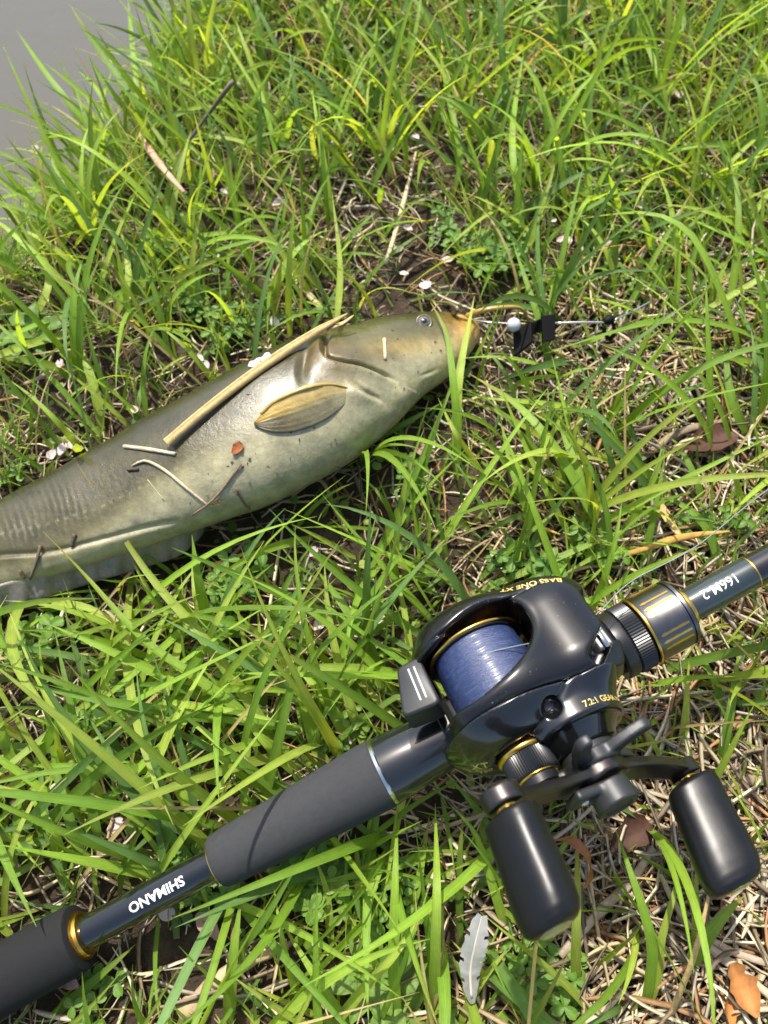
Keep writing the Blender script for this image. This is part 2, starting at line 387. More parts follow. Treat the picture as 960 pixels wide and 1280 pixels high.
# pigment: back olive, flank grey-olive, belly cream, warm snout
acr = -sx[None] * np.ones((NU, 1)) + 0.10 * vnoise(FV[..., 0], FV[..., 1], 12, 90)      # -1 back .. +1 belly
headw = np.clip((FP[..., 0] - 400) / 60, 0, 1)
def mixc(a, b, t): return a + (b - a) * t[..., None]
back, flank, lower, belly = map(np.array, ((.020, .018, .006), (.052, .046, .017), (.110, .098, .044), (.34, .315, .20)))
ss = lambda t: np.clip(t, 0, 1) ** 2 * (3 - 2 * np.clip(t, 0, 1))
colf = mixc(np.broadcast_to(back, acr.shape + (3,)), flank, ss((acr + .80) / .55))
tailw = np.clip((300 - FP[..., 0]) / 220, 0, 1)
colf = mixc(colf, lower, ss((acr + .16 - .40 * tailw - .18 * headw) / .60))
colf = mixc(colf, belly, ss((acr - .05 - .50 * tailw - .14 * headw) / .55))
warm = np.array((.50, .30, .10))
colf = mixc(colf, warm, np.exp(-((FP[..., 0] - 588) / 26) ** 2 - ((FP[..., 1] - 408) / 30) ** 2) * .75)
colf = mixc(colf, np.array((.17, .115, .05)), np.exp(-((FP[..., 0] - 405) / 30) ** 2 - ((FP[..., 1] - 448) / 26) ** 2) * .55)
colf = mixc(colf, np.array((.42, .31, .12)), np.exp(-((FP[..., 0] - 505) / 55) ** 2 - ((FP[..., 1] - 432) / 14) ** 2) * .45)
colf = mixc(colf, np.array((.10, .10, .04)), np.exp(-((FP[..., 0] - 470) / 70) ** 2 - ((FP[..., 1] - 415) / 13) ** 2) * .5)
blot = vnoise(FV[..., 0], FV[..., 1], 21, 260) + .7 * vnoise(FV[..., 0], FV[..., 1], 22, 600)
colf = colf * (1 + 0.16 * blot)[..., None]
ld, _ = seg_dist(FP, [(0, 668), (60, 655), (130, 632), (200, 598), (260, 560)])
colf = mixc(colf, np.array((.42, .40, .27)), np.exp(-(ld / 1.6) ** 2) * (np.sin(FP[..., 0] * .55) > .2) * .22)
sp = np.exp(-((FP[..., 0] - 170) / 8) ** 2 - ((FP[..., 1] - 653) / 5) ** 2); colf = mixc(colf, np.array((.05, .055, .05)), sp * .7)
ids = np.arange(NU * NV).reshape(NU, NV)
ff = np.stack([ids[:-1], np.roll(ids[:-1], -1, 1), np.roll(ids[1:], -1, 1), ids[1:]], -1).reshape(-1, 4)
fv = np.vstack([FV.reshape(-1, 3), FC[0] + (FC[0] - FC[2]) * .2, FC[-1]]); fcv = np.vstack([colf.reshape(-1, 3), colf[0].mean(0), colf[-1].mean(0)])
faces = [tuple(q) for q in ff.tolist()] + [(NU * NV, k, (k + 1) % NV)[::-1] for k in range(NV)] + [(NU * NV + 1, ids[-1, k], ids[-1, (k + 1) % NV]) for k in range(NV)]
fish_bvh = BVHTree.FromPolygons([Vector(v) for v in fv.tolist()], faces)
def fish_hit(x, y, lift=0.0):
    d = Vector(ray(x, y)).normalized(); h = fish_bvh.ray_cast(Vector(CP), d)
    if h[0] is None: return gp(x, y, lift + .004)
    nrm = h[1] if h[1].dot(d) < 0 else -h[1]
    return np.array(h[0] + nrm * lift)
def skin_mat():
    m, n, l, b = new_mat('wet_catfish_skin')
    at = n.new('ShaderNodeAttribute'); at.attribute_name = 'col'
    t = noise(n, l, 420, 6, 0.7); t2 = noise(n, l, 90, 4, .6)
    mr = n.new('ShaderNodeMapRange'); mr.inputs[1].default_value = .25; mr.inputs[2].default_value = .75; mr.inputs[3].default_value = 0.86; mr.inputs[4].default_value = 1.14; l.new(t.outputs['Fac'], mr.inputs[0])
    mu = n.new('ShaderNodeVectorMath'); mu.operation = 'SCALE'; l.new(at.outputs['Color'], mu.inputs[0]); l.new(mr.outputs[0], mu.inputs['Scale'])
    t3 = noise(n, l, 150, 8, .72); t4 = noise(n, l, 1500, 3, .6)
    m3 = n.new('ShaderNodeMapRange'); m3.inputs[1].default_value = .32; m3.inputs[2].default_value = .66; m3.inputs[3].default_value = .66; m3.inputs[4].default_value = 1.16; l.new(t3.outputs['Fac'], m3.inputs[0])
    m4 = n.new('ShaderNodeMapRange'); m4.inputs[1].default_value = .62; m4.inputs[2].default_value = .74; m4.inputs[3].default_value = 1.0; m4.inputs[4].default_value = .55; l.new(t4.outputs['Fac'], m4.inputs[0])
    mm = n.new('ShaderNodeMath'); mm.operation = 'MULTIPLY'; l.new(m3.outputs[0], mm.inputs[0]); l.new(m4.outputs[0], mm.inputs[1])
    mu3 = n.new('ShaderNodeVectorMath'); mu3.operation = 'SCALE'; l.new(mu.outputs[0], mu3.inputs[0]); l.new(mm.outputs[0], mu3.inputs['Scale'])
    hs = n.new('ShaderNodeHueSaturation'); hs.inputs['Saturation'].default_value = 1.15; l.new(mu3.outputs[0], hs.inputs['Color'])
    l.new(hs.outputs[0], b.inputs['Base Color'])
    rr = n.new('ShaderNodeMapRange'); rr.inputs[1].default_value = .3; rr.inputs[2].default_value = .7; rr.inputs[3].default_value = .22; rr.inputs[4].default_value = .50; l.new(t2.outputs['Fac'], rr.inputs[0]); l.new(rr.outputs[0], b.inputs['Roughness'])
    b.inputs['Coat Weight'].default_value = .40; b.inputs['Coat Roughness'].default_value = .14
    b.inputs['Subsurface Weight'].default_value = .12; b.inputs['Subsurface Scale'].default_value = .003; b.inputs['Subsurface Radius'].default_value = (1, .7, .4)
    bump(n, l, t.outputs['Fac'], b, .0005, .6); return m
M['skin'] = skin_mat()
fish = empty('catfish', tuple(gp(330, 560)))
bpy.context.view_layer.update()
tag(fish, 'olive grey catfish with cream belly lying on its side in the grass', 'fish')
def part(name, vf, mat, parent, cols=None, smooth=True):
    me = mk_mesh(vf[0], vf[1], name, smooth, None if cols is None else (np.broadcast_to(np.array(cols, float), (len(vf[0]), 3)) if np.ndim(cols) == 1 else cols))
    o = bpy.data.objects.new(name, me); COL.objects.link(o); me.materials.append(mat); o.parent = parent
    o.matrix_parent_inverse = root_inv(parent); return o
def root_inv(p):
    m = p.matrix_basis.copy(); q = p
    while q.parent: m = q.parent.matrix_basis @ q.matrix_parent_inverse @ m; q = q.parent
    return m.inverted()
part('body', (fv, faces), M['skin'], fish, fcv)
# eye: a dome set into the head, with a dark pupil
def dome(c, nrm, r, flat=.6, seg=20, rings=8):
    nrm = Vector(nrm).normalized(); q = nrm.to_track_quat('Z', 'Y').to_matrix(); V, F = [], []
    for i in range(rings + 1):
        a = PI * i / rings * .5
        for k in range(seg):
            b = 2 * PI * k / seg
            V.append(Vector(c) + q @ Vector((r * math.cos(a) * math.cos(b), r * math.cos(a) * math.sin(b), r * flat * math.sin(a))))
    for i in range(rings):
        for k in range(seg): F.append((i * seg + k, i * seg + (k + 1) % seg, (i + 1) * seg + (k + 1) % seg, (i + 1) * seg + k))
    return np.array([tuple(v) for v in V]), F
ec = fish_hit(530, 403); en = (CP - ec); en = en / np.linalg.norm(en) + np.array([.1, .45, .1])
eo = part('eye', dome(ec, en, .0031, .62), M['eye'], fish)
en_ = en / np.linalg.norm(en)
part('pupil', dome(ec + en_ * .00125, en, .0017, .5), M['pupil'], eo)
# skin ring round the eye
ring_pts = []
qv = Vector(en_).to_track_quat('Z', 'Y').to_matrix()
for k in range(13): ring_pts.append(np.array(Vector(ec) + qv @ Vector((.0034 * math.cos(2 * PI * k / 12), .0034 * math.sin(2 * PI * k / 12), .0002))))
part('eyelid', tube(ring_pts, .0007, 8, 40, cap=False), M['skin'], eo, (.07, .06, .028))
# pectoral fin: a thick tan spine with a fan of rays and dusky membrane
tipp, base_t, base_b = (317, 531), (432, 484), (446, 508)
up_edge = catmull([(446, 486, 0), (425, 483, 0), (396, 488, 0), (360, 500, 0), (335, 513, 0), (317, 531, 0)], 30)[:, :2]
lo_edge = catmull([(446, 492, 0), (430, 506, 0), (404, 526, 0), (368, 539, 0), (338, 540, 0), (317, 532, 0)], 30)[:, :2]
NFa = 16; Vf, Cf = [], []
for i in range(30):
    for j in range(NFa):
        t = j / (NFa - 1); x, y = up_edge[i] * (1 - t) + lo_edge[i] * t
        lift = .0010 + .0042 * (1 - t) * math.sin(PI * min(1, i / 29 * .9 + .1)) + .0005 * math.sin(t * 40) * (i / 29)
        Vf.append(fish_hit(x, y, lift * min(1, (i / 9) ** 1.5) - .0016 * max(0, 1 - i / 5)))
        c = np.array((.40, .30, .10)) * (1 - t) + np.array((.10, .08, .035)) * t if t < .5 else np.array((.11, .092, .045))
        bw = max(0, 1 - i / 20) ** .7; c = c * (1 - .9 * bw) + np.array((.30, .27, .165)) * .9 * bw
        if t < .34: c = np.array((.40, .29, .10)) * (1 - .5 * bw) + np.array((.34, .31, .20)) * .5 * bw
        Cf.append(c * (1 + .05 * math.sin(t * 40)))
Vf = np.array(Vf); ker5 = np.ones(5) / 5
G3 = Vf.reshape(30, NFa, 3)
for ax in range(3):
    for j in range(NFa): G3[:, j, ax] = np.convolve(np.pad(G3[:, j, ax], 2, mode='edge'), ker5, 'valid') * .6 + G3[:, j, ax] * .4
Vf = G3.reshape(-1, 3)
Nf = np.array([(0, 0, 1)]) ; Vb = Vf - np.array([0, -.0001, .0007])
fi = np.arange(30 * NFa).reshape(30, NFa); q1 = np.stack([fi[:-1, :-1], fi[:-1, 1:], fi[1:, 1:], fi[1:, :-1]], -1).reshape(-1, 4)
rim = list(fi[:, 0]) + list(fi[-1, 1:]) + list(fi[::-1, -1][1:]) + list(fi[0, ::-1][1:-1])
Ff = [tuple(q) for q in q1.tolist()] + [tuple(int(v) + 480 for v in q[::-1]) for q in q1.tolist()] + [(int(rim[k]), int(rim[(k + 1) % len(rim)]), int(rim[(k + 1) % len(rim)]) + 480, int(rim[k]) + 480) for k in range(len(rim))]
fin = part('pectoral_fin', (np.vstack([Vf, Vb]), Ff), M['skin'], fish, np.vstack([Cf, Cf]))
part('fin_spine', tube([G3[i, 0] + np.array([0, 0, .0001]) for i in range(2, 30, 4)], [.0003, .0007, .0011, .0009, .0005], 10, 30, flat=.6), M['skin'], fin, (.36, .26, .09))
# anal fin: long thin strip along the underside of the tail
inner = catmull([(262, 660, 0), (225, 676, 0), (180, 692, 0), (120, 707, 0), (60, 724, 0), (0, 742, 0), (-90, 767, 0), (-190, 790, 0)], 90)[:, :2]
outer = catmull([(256, 664, 0), (228, 692, 0), (190, 706, 0), (128, 724, 0), (64, 744, 0), (0, 762, 0), (-95, 790, 0), (-196, 802, 0)], 90)[:, :2]
Va, Ca = [], []
for i in range(90):
    for j in range(8):
        t = j / 7; p = (inner[i] + np.array([-3, -11])) * (1 - t) + outer[i] * t
        z = .0165 * (1 - t) + .0075 * t + .0012 * math.sin(i * 1.1) * t + .001 * math.sin(i * .31) * t
        Va.append(gp(p[0], p[1], z)); Ca.append(np.array((.20, .18, .14)) * (1 - t) + np.array((.16, .145, .155)) * t * (1 + .2 * math.sin(i * 2.2)))
Va = np.array(Va); fi = np.arange(720).reshape(90, 8); q1 = np.stack([fi[:-1, :-1], fi[:-1, 1:], fi[1:, 1:], fi[1:, :-1]], -1).reshape(-1, 4)
rim = list(fi[:, 0]) + list(fi[-1, 1:]) + list(fi[::-1, -1][1:]) + list(fi[0, ::-1][1:-1])
Fa = [tuple(q) for q in q1.tolist()] + [tuple(v + 720 for v in q[::-1]) for q in q1.tolist()] + [(int(rim[k]), int(rim[(k + 1) % len(rim)]), int(rim[(k + 1) % len(rim)]) + 720, int(rim[k]) + 720) for k in range(len(rim))]
part('anal_fin', (np.vstack([Va, Va - np.array([0, 0, .0008])]), Fa), M['skin'], fish, np.vstack([Ca, Ca]))
# tail fin beyond the frame, and dorsal nub
tf = [(-240, 778, .010), (-262, 760, .009), (-300, 780, .006), (-318, 812, .005), (-300, 830, .005), (-262, 815, .008), (-244, 800, .010)]
Vt = np.array(pixels(tf)); nT = len(Vt)
part('tail_fin', (np.vstack([Vt, Vt - np.array([0, 0, .0012])]), [tuple(range(nT)), tuple(range(2 * nT - 1, nT - 1, -1))] + [(k, k + nT, (k + 1) % nT + nT, (k + 1) % nT) for k in range(nT)]), M['skin'], fish, (.12, .11, .06), False)
bar = [fish_hit(584, 397, .0005), gp(600, 389, .022), gp(622, 385, .024), gp(645, 384, .022), gp(655, 389, .018), gp(655, 396, .014)]
part('barbel', tube(bar, [.0019, .0014, .0012, .0010, .0008, .0006], 8, 30), M['skin'], fish, (.36, .25, .09))
bar2 = [fish_hit(566, 394, .0004), gp(572, 386, .026), gp(560, 379, .022), gp(545, 378, .016)]
part('barbel', tube(bar2, [.0012, .001, .0008, .0005], 8, 20), M['skin'], fish, (.13, .11, .05))
part('lip', tube([fish_hit(568, 395, .0004), fish_hit(578, 399, .0006), fish_hit(587, 402, .0004)], [.0007, .0012, .0006], 8, 16), M['skin'], fish, (.50, .33, .14))

# ------------------------------------------------------------------ rod and reel share one frame: x to the tip, y to the palm side, z away from the rod (mm)
rp0, rp1 = gp(101, 1170, .020), gp(937, 716, .060)
AX = rp1 - rp0; AX /= np.linalg.norm(AX)
Y0 = np.cross([0, 0, 1.0], AX); Y0 /= np.linalg.norm(Y0); Z0 = np.cross(AX, Y0); ROLL = math.radians(15)
RY = Y0 * math.cos(ROLL) - Z0 * math.sin(ROLL); RZ = Z0 * math.cos(ROLL) + Y0 * math.sin(ROLL)
RO = rp0 + AX * ((gp(655, 868, .045) - rp0) @ AX)
RM = Matrix(((AX[0], RY[0], RZ[0], RO[0]), (AX[1], RY[1], RZ[1], RO[1]), (AX[2], RY[2], RZ[2], RO[2]), (0, 0, 0, 1)))
def local_pix(x, y, z=None, yy=None):
    """pixel -> reel frame (mm), on the plane of that height or of that y"""
    d = ray(x, y)
    t = (z / 1e3 - (CP - RO) @ RZ) / (d @ RZ) if z is not None else (yy / 1e3 - (CP - RO) @ RY) / (d @ RY)
    q = CP + t * d - RO; return np.array([q @ AX, q @ RY, q @ RZ]) * 1e3
def lpart(name, vf, mat, parent, smooth=True, sharp=None):
    me = mk_mesh(np.asarray(vf[0]) / 1e3, vf[1], name, smooth); me.materials.append(mat)
    o = bpy.data.objects.new(name, me); COL.objects.link(o); o.parent = parent
    if sharp is not None:
        try: me.set_sharp_from_angle(angle=math.radians(sharp))
        except Exception: pass
    return o
def lathe(prof, axis='x', c=(0, 0, 0), seg=64, knurl=0, kd=0.0, cap=True):
    """profile of (position, radius) along an axis"""
    V, F = [], []; n = len(prof)
    for t, r in prof:
        for k in range(seg):
            a = 2 * PI * k / seg; rr = r + (kd * ((k % 2) * 2 - 1) if knurl else 0)
            p = (t, rr * math.cos(a), rr * math.sin(a)) if axis == 'x' else (rr * math.cos(a), t, -rr * math.sin(a))
            V.append((p[0] + c[0], p[1] + c[1], p[2] + c[2]))
    for i in range(n - 1):
        for k in range(seg): F.append((i * seg + k, (i + 1) * seg + k, (i + 1) * seg + (k + 1) % seg, i * seg + (k + 1) % seg))
    if cap:
        F.append(tuple(range(seg))); F.append(tuple((n - 1) * seg + k for k in range(seg))[::-1])
    return np.array(V), F
def text_mesh(body, size, bold=0.0, spacing=1.0):
    cu = bpy.data.curves.new('lettering', 'FONT'); cu.body = body; cu.size = size; cu.align_x = 'CENTER'; cu.align_y = 'CENTER'; cu.offset = bold; cu.space_character = spacing
    cu.resolution_u = 3
    o = bpy.data.objects.new('lettering_tmp', cu); COL.objects.link(o); bpy.context.view_layer.update()
    me = bpy.data.meshes.new_from_object(o.evaluated_get(bpy.context.evaluated_depsgraph_get()))
    bpy.data.objects.remove(o); bpy.data.curves.remove(cu)
    bm = bmesh.new(); bm.from_mesh(me); bmesh.ops.triangulate(bm, faces=bm.faces[:])
    for _ in range(2): bmesh.ops.subdivide_edges(bm, edges=[e_ for e_ in bm.edges if e_.calc_length() > size * .25], cuts=1, use_grid_fill=False); bmesh.ops.triangulate(bm, faces=bm.faces[:])
    V = np.array([v.co[:] for v in bm.verts]); F = [tuple(v.index for v in f.verts) for f in bm.faces]; bm.free(); bpy.data.meshes.remove(me)
    return V, F
def text_on_rod(body, size, x0, ang, rad, mat, parent, bold=0.0, sx_=1.0):
    """lettering wrapped on the rod, read from the tip side (upside down in the photo)"""
    V, F = text_mesh(body, size, bold); V = V.copy()
    x = x0 - V[:, 0] * sx_; a = ang + V[:, 1] / rad
    out = np.stack([x, rad * np.cos(a), rad * np.sin(a)], 1)
    return lpart('lettering', (out, F), mat, parent, False)
def text_project(body, size, org, right, upv, nrm, bvh, mat, parent, bold=0.0, arc=None, lift=.12):
    V, F = text_mesh(body, size, bold); right, upv, nrm = [np.array(v, float) / np.linalg.norm(v) for v in (right, upv, nrm)]
    out = []
    for v in V:
        x, y = v[0], v[1]
        if arc: a = x / arc; x, y = (arc + y) * math.sin(a), (arc + y) * math.cos(a) - arc
        p = np.array(org) + right * x + upv * y
        h = bvh.ray_cast(Vector(p + nrm * 20), Vector(-nrm))
        out.append(np.array(h[0]) + nrm * lift if h[0] is not None else p)
    return lpart('lettering', (out, F), mat, parent, False)

rod = empty('fishing_rod'); rod.matrix_world = RM; tag(rod, 'black casting rod with grey foam grip and gold rings under the reel', 'fishing rod')
def rr(name, prof, mat, seg=64, **k): return lpart(name, lathe(prof, 'x', (0, 0, 0), seg, **k), mat, rod, True, 35)
rr('rear_grip', [(-262, 3), (-262, 10.5), (-258, 11.6), (-230, 11.4), (-200, 10.9), (-180, 10.8), (-169.5, 10.8), (-167.4, 10.2), (-166.8, 8.8), (-166.8, 5)], M['eva_black'])
rr('butt_cap', [(-266, 2), (-266, 9.5), (-262.1, 10.2), (-262.1, 3)], M['black_satin'])
rr('grip_seam', [(-201, 10.6), (-201, 11.06), (-200.2, 11.06), (-200.2, 10.6)], M['black_satin'])
rr('gold_ring', [(-167.4, 5.4), (-167.4, 7.2), (-166.9, 7.7), (-166.2, 7.7), (-166.0, 6.9), (-165.6, 6.8), (-165.4, 7.0), (-164.9, 6.9), (-164.7, 5.4)], M['gold'])
rr('rear_blank', [(-167, 5.5), (-140, 5.45), (-110, 5.4)], M['blank'])
rr('foam_grip', [(-117.0, 5.5), (-117.0, 8.0), (-116.0, 8.7), (-112, 9.1), (-95, 9.9), (-75, 10.9), (-60, 11.6), (-55.6, 11.7), (-54.9, 11.2), (-54.9, 6)], M['eva'])
rr('grip_end_ring', [(-117.5, 5.45), (-117.5, 7.4), (-117.05, 7.6), (-117.05, 5.45)], M['gold'])
rr('silver_ring', [(-54.9, 8), (-54.9, 11.5), (-53.9, 11.6), (-53.4, 11.2), (-53.4, 8)], M['silver'])
seatp = [(-53.6, 7), (-53.6, 11.3), (-48, 11.2), (-42, 10.6), (-30, 9.8), (0, 9.4), (25, 9.4), (36, 9.6), (37.5, 9.0), (37.5, 5)]
rr('reel_seat', seatp, M['seat'])
rr('lock_nut', [(33.5, 6), (33.5, 11.2), (34.3, 11.8), (37.5, 11.8), (38.3, 11.4), (38.3, 6)], M['black_satin'])
rr('knurled_collar', [(38.2, 6), (38.2, 11.3), (38.9, 11.9), (44.2, 11.9), (44.8, 11.4), (44.8, 6)], M['knurl'], 150, knurl=1, kd=.14)
rr('gold_flange', [(44.6, 6), (45.2, 12.2), (45.5, 12.4), (46.0, 12.4), (46.3, 11.8), (46.4, 6)], M['gold'])
drum = rr('winding_drum', [(46.2, 6), (46.2, 11.5), (47, 11.9), (58.4, 11.9), (58.6, 11.3), (59.3, 11.3), (59.5, 11.9), (60.6, 11.9), (60.9, 11.2), (61.5, 10.6), (61.5, 6)], M['gunmetal'])
for base in range(0, 360, 60):                     # gold-filled flutes milled into the drum, three at a time
    for k in (-1, 0, 1):
        a = math.radians(base + 25 + k * 12.5); V, F = [], []
        for (x, w, h) in ((47.4, .05, 11.95), (48.6, .52, 11.96), (50.0, .36, 11.97), (57.0, .36, 11.97), (58.2, .30, 11.96)):
            for s in (-1, 1):
                b = a + s * w / 11.9; V += [(x, (h + .12) * math.cos(b), (h + .12) * math.sin(b)), (x, (h - .6) * math.cos(b), (h - .6) * math.sin(b))]
        for i in range(4):
            o = i * 4; F += [(o, o + 2, o + 6, o + 4), (o + 1, o + 5, o + 7, o + 3), (o, o + 4, o + 5, o + 1), (o + 2, o + 3, o + 7, o + 6)]
        F += [(0, 1, 3, 2), (16, 18, 19, 17)]
        lpart('gold_flute', (V, F), M['gold'], drum, False)
rr('gold_ring', [(61.3, 5), (61.3, 8.0), (61.8, 8.2), (62.5, 8.1), (62.7, 7.5), (63.3, 7.4), (63.5, 6.9), (64.1, 6.7), (64.3, 5)], M['gold'])
rr('printed_blank', [(63, 5.8), (75, 6.0), (90, 5.9), (96, 5.8)], M['blank_grey'])
rr('gold_band', [(89.0, 5.4), (89.0, 6.02), (89.5, 6.02), (89.5, 5.4)], M['gold'])
rr('front_blank', [(89.4, 5.3), (89.45, 5.99), (140, 5.6), (300, 4.8), (620, 3.6)], M['blank'])
ca_ = (CP - RO); camy, camz = ca_ @ RY, ca_ @ RZ; CANG = math.atan2(camz, camy)       # side of the rod that faces up to the viewer
text_on_rod('SHIMANO', 4.4, -137, CANG - .05, 5.48, M['white_ink'], rod, .10)
text_on_rod('166M-2', 4.9, 75.5, CANG - .15, 6.06, M['white_ink'], rod, .02, .95)
# trigger under the seat
V, F = tube([(-24, 0, -8), (-26, 0, -14), (-31, 0, -20), (-37, 0, -22)], [4.5, 3.6, 3.0, 2.0], 10, 14); lpart('trigger', (V, F), M['seat'], rod)

# ------------------------------------------------------------------ baitcasting reel
reel = empty('baitcasting_reel'); reel.matrix_world = RM; tag(reel, 'glossy black baitcasting reel with blue line on its gold rimmed spool', 'fishing reel')
SX, SZ, TX = -8.5, 16.8, -11.5                                  # spool axis
GXc, GZc = 5.5, 11.0                                 # drive shaft axis
def prof_main(x, z):
    c1 = np.hypot(x + 8.5, z - 16.5) - 22.6
    q = smax(np.abs(x - 15) - 17.5, np.abs(z - 17.5) - 14.5, 9.0)
    top = z - (38.2 - .0050 * (x + 2) ** 2 - np.maximum(x - 12, 0) * .28)
    nose = (x - 36.0) * .94 + (z - 22) * .34
    return smax(smax(smin(c1, q, 7.0), top, 4.0), nose, 3.0)
def f_frame(x, y, z):
    p = prof_main(x, z)
    t = np.clip((y - 11) / 17, 0, 1.3)
    p = p + 7.5 * t ** 2.4 + .040 * np.maximum(-5.5 - y, 0) ** 2
    taper = np.clip((x - 4) / 30, 0, 1.2)
    ymax = 28.5 - 9.5 * taper ** 1.6; ymin = -13.0 - 1.5 * taper
    d = smax(p, y - ymax, 5.0); d = smax(d, ymin - y, 2.0)
    d = smax(d, 7.6 - z + .0 * x, 3.0)
    # spool room and the oval opening above it
    rho = np.hypot(x - SX, z - SZ); room = np.maximum(rho - 18.1, np.maximum(y - 16.0, -9.5 - y))
    ex, ey = (x + 8.0), (y - 6.6 - .26 * (x + 8))
    ov = ((np.abs(ex / 18.6) ** 2.5 + np.abs(ey / 11.6) ** 2.5 + 1e-9) ** .4 - 1) * 12.0
    ov = ov - np.clip((z - 32) * .30, 0, 2.2)
    opening = np.maximum(ov, 14.0 - z)
    rear = np.maximum(np.maximum(x + 15, np.abs(y - 4) - 11.0), 12 - z)
    d = smax(d, -smin(room, opening, 2.0), 2.2); d = smax(d, -rear, 1.6)
    # line-guide window through the nose
    win = rbox(x - 31, y - 2.5, z - 21.5, 16, 10.0, 5.4, 3.0); d = smax(d, -win, 1.2)
    slot = rbox((x - 27) * .8 + (y + 7) * .6, (y + 7) * .8 - (x - 27) * .6, z - 31, 8.5, 2.2, 9, 1.8); d = smax(d, -slot, 1.0)
    # crisp flats along the handle-side rim
    flat = (z - 31.0) * .62 + (x - 27.0) * .52 - (y + 4.0) * .58; d = smax(d, flat, .4)
    d = d + .50 * np.exp(-((y - 18.0 - .05 * x) / .50) ** 2)
    return d
def f_side(x, y, z):
    p = smin(prof_main(x, z), np.hypot(x - SX + 3.5, z - 14.0) - 23.5, 5.0)
    p = p + .040 * np.maximum(-5.5 - y, 0) ** 2 + .030 * np.maximum(-14.5 - y, 0) ** 2
    cut = (x - 24) * .80 - (y + 18) * .60; p = smax(p, cut, 3.0)
    d = smax(p, -21.2 - y, 2.4); d = smax(d, y + 13.1 + .03 * x, .5); d = smax(d, 2.0 - z - .02 * y, 3.0)
    boss = rcyl(np.hypot(x - GXc, z - GZc), y + 19, 17.5, 5.4, 1.4); d = smin(d, boss, 3.0)
    d = d + .55 * np.exp(-(((z - 26.5) * .9 - (x + 2) * .30 + .25 * (y + 16)) / .6) ** 2) * (x < 18)
    for (cx, cy, cz, r) in SCREWS: d = smax(d, -(np.sqrt((x - cx) ** 2 + (y - cy) ** 2 + (z - cz) ** 2) - r), .7)
    d = smax(d, -rcyl(np.hypot(x - TX, z - SZ), y + 22, 8.9, 2.4, .3), .4)
    return d
SCREWS = []
for (sxp, syp, sy_) in ((686, 882, -15.5), (571, 921, -15.0)):
    q = local_pix(sxp, syp, yy=sy_) if False else local_pix(sxp, syp, z=27.0 if sxp > 600 else 15.0); SCREWS.append((q[0], q[1] - 1.0, q[2] + 1.6, 3.3))
fV, fF = sdf_mesh(f_frame, (-36, -17, 4), (40, 32, 42), .55)
frame_o = lpart('frame', (fV, fF), M['flake'], reel)
fr_bvh = BVHTree.FromPolygons([Vector(v) for v in fV.tolist()], fF.tolist())
sV, sF = sdf_mesh(f_side, (-38, -27, -12), (38, -10, 42), .55)
side_o = lpart('side_plate', (sV, sF), M['black_gloss'], reel)
sd_bvh = BVHTree.FromPolygons([Vector(v) for v in sV.tolist()], sF.tolist())
for (cx, cy, cz, r) in SCREWS:
    lpart('screw', lathe([(cy - 1.6, .2), (cy - 1.6, 1.5), (cy - 2.4, 1.6), (cy - 2.6, 1.2), (cy - 2.6, .3)], 'y', (cx, 1.6, cz - 3.4), 20), M['black_satin'], side_o)
# reel foot down to the seat
lpart('foot', sdf_mesh(lambda x, y, z: smax(rbox(x - 2, y - 1, z - 9, 29, 7, 5.5, 3.0), -(np.hypot(y, z) - 9.7), .6), (-30, -9, 2), (34, 12, 18), .9), M['black_satin'], reel)
# spool: gold flanges, arbor with wound blue line
spool = lpart('spool', lathe([(15.2, 3), (15.2, 16.8), (14.4, 16.8), (14.2, 15.2), (14.0, 12), (-8, 12), (-8.2, 15.2), (-8.4, 16.8), (-9.2, 16.8), (-9.2, 3)], 'y', (SX, 0, SZ), 96), M['black_gloss'], reel, True, 30)
lpart('gold_rim', lathe([(14.3, 15.6), (14.3, 17.05), (15.0, 17.25), (15.5, 17.0), (15.5, 15.6)], 'y', (SX, 0, SZ), 96), M['gold'], spool)
lpart('gold_rim', lathe([(-8.4, 15.6), (-8.4, 17.0), (-9.0, 17.1), (-9.3, 15.6)], 'y', (SX, 0, SZ), 96), M['gold'], spool)
lp = [(14.15, 11)]
for k in range(121):
    t = k / 120; lp.append((14.1 - t * 22.2, 14.9 + .35 * math.sin(PI * t) + (.012 if k % 2 else -.01) + .03 * math.sin(k * .41) + .02 * math.sin(k * 1.3)))
lp.append((-8.15, 11))
lpart('wound_line', lathe(lp, 'y', (SX, 0, SZ), 110, cap=False), M['line'], spool)
# strand from spool to the line guide
V, F = tube([(SX - 1, 6, SZ + 15.4), (4, 3, SZ + 13.2), (18, 1.5, 23)], .2, 6, 14); lpart('line_strand', (V, F), M['loose_line'], reel)
lpart('line_guide', lathe([(-3.5, .9), (-3.5, 2.6), (-2, 3.2), (2, 3.2), (3.5, 2.6), (3.5, .9)], 'x', (22, 1.8, 22.5), 24), M['silver'], reel)
V, F = tube([(22, -9, 19), (22, 14, 19)], 1.9, 12, 6); lpart('worm_shaft', (V, F), M['gunmetal'], reel)
V, F = tube([(27, -9, 25.5), (27, 13, 25.5)], 1.1, 10, 6); lpart('pillar', (V, F), M['silver'], reel)
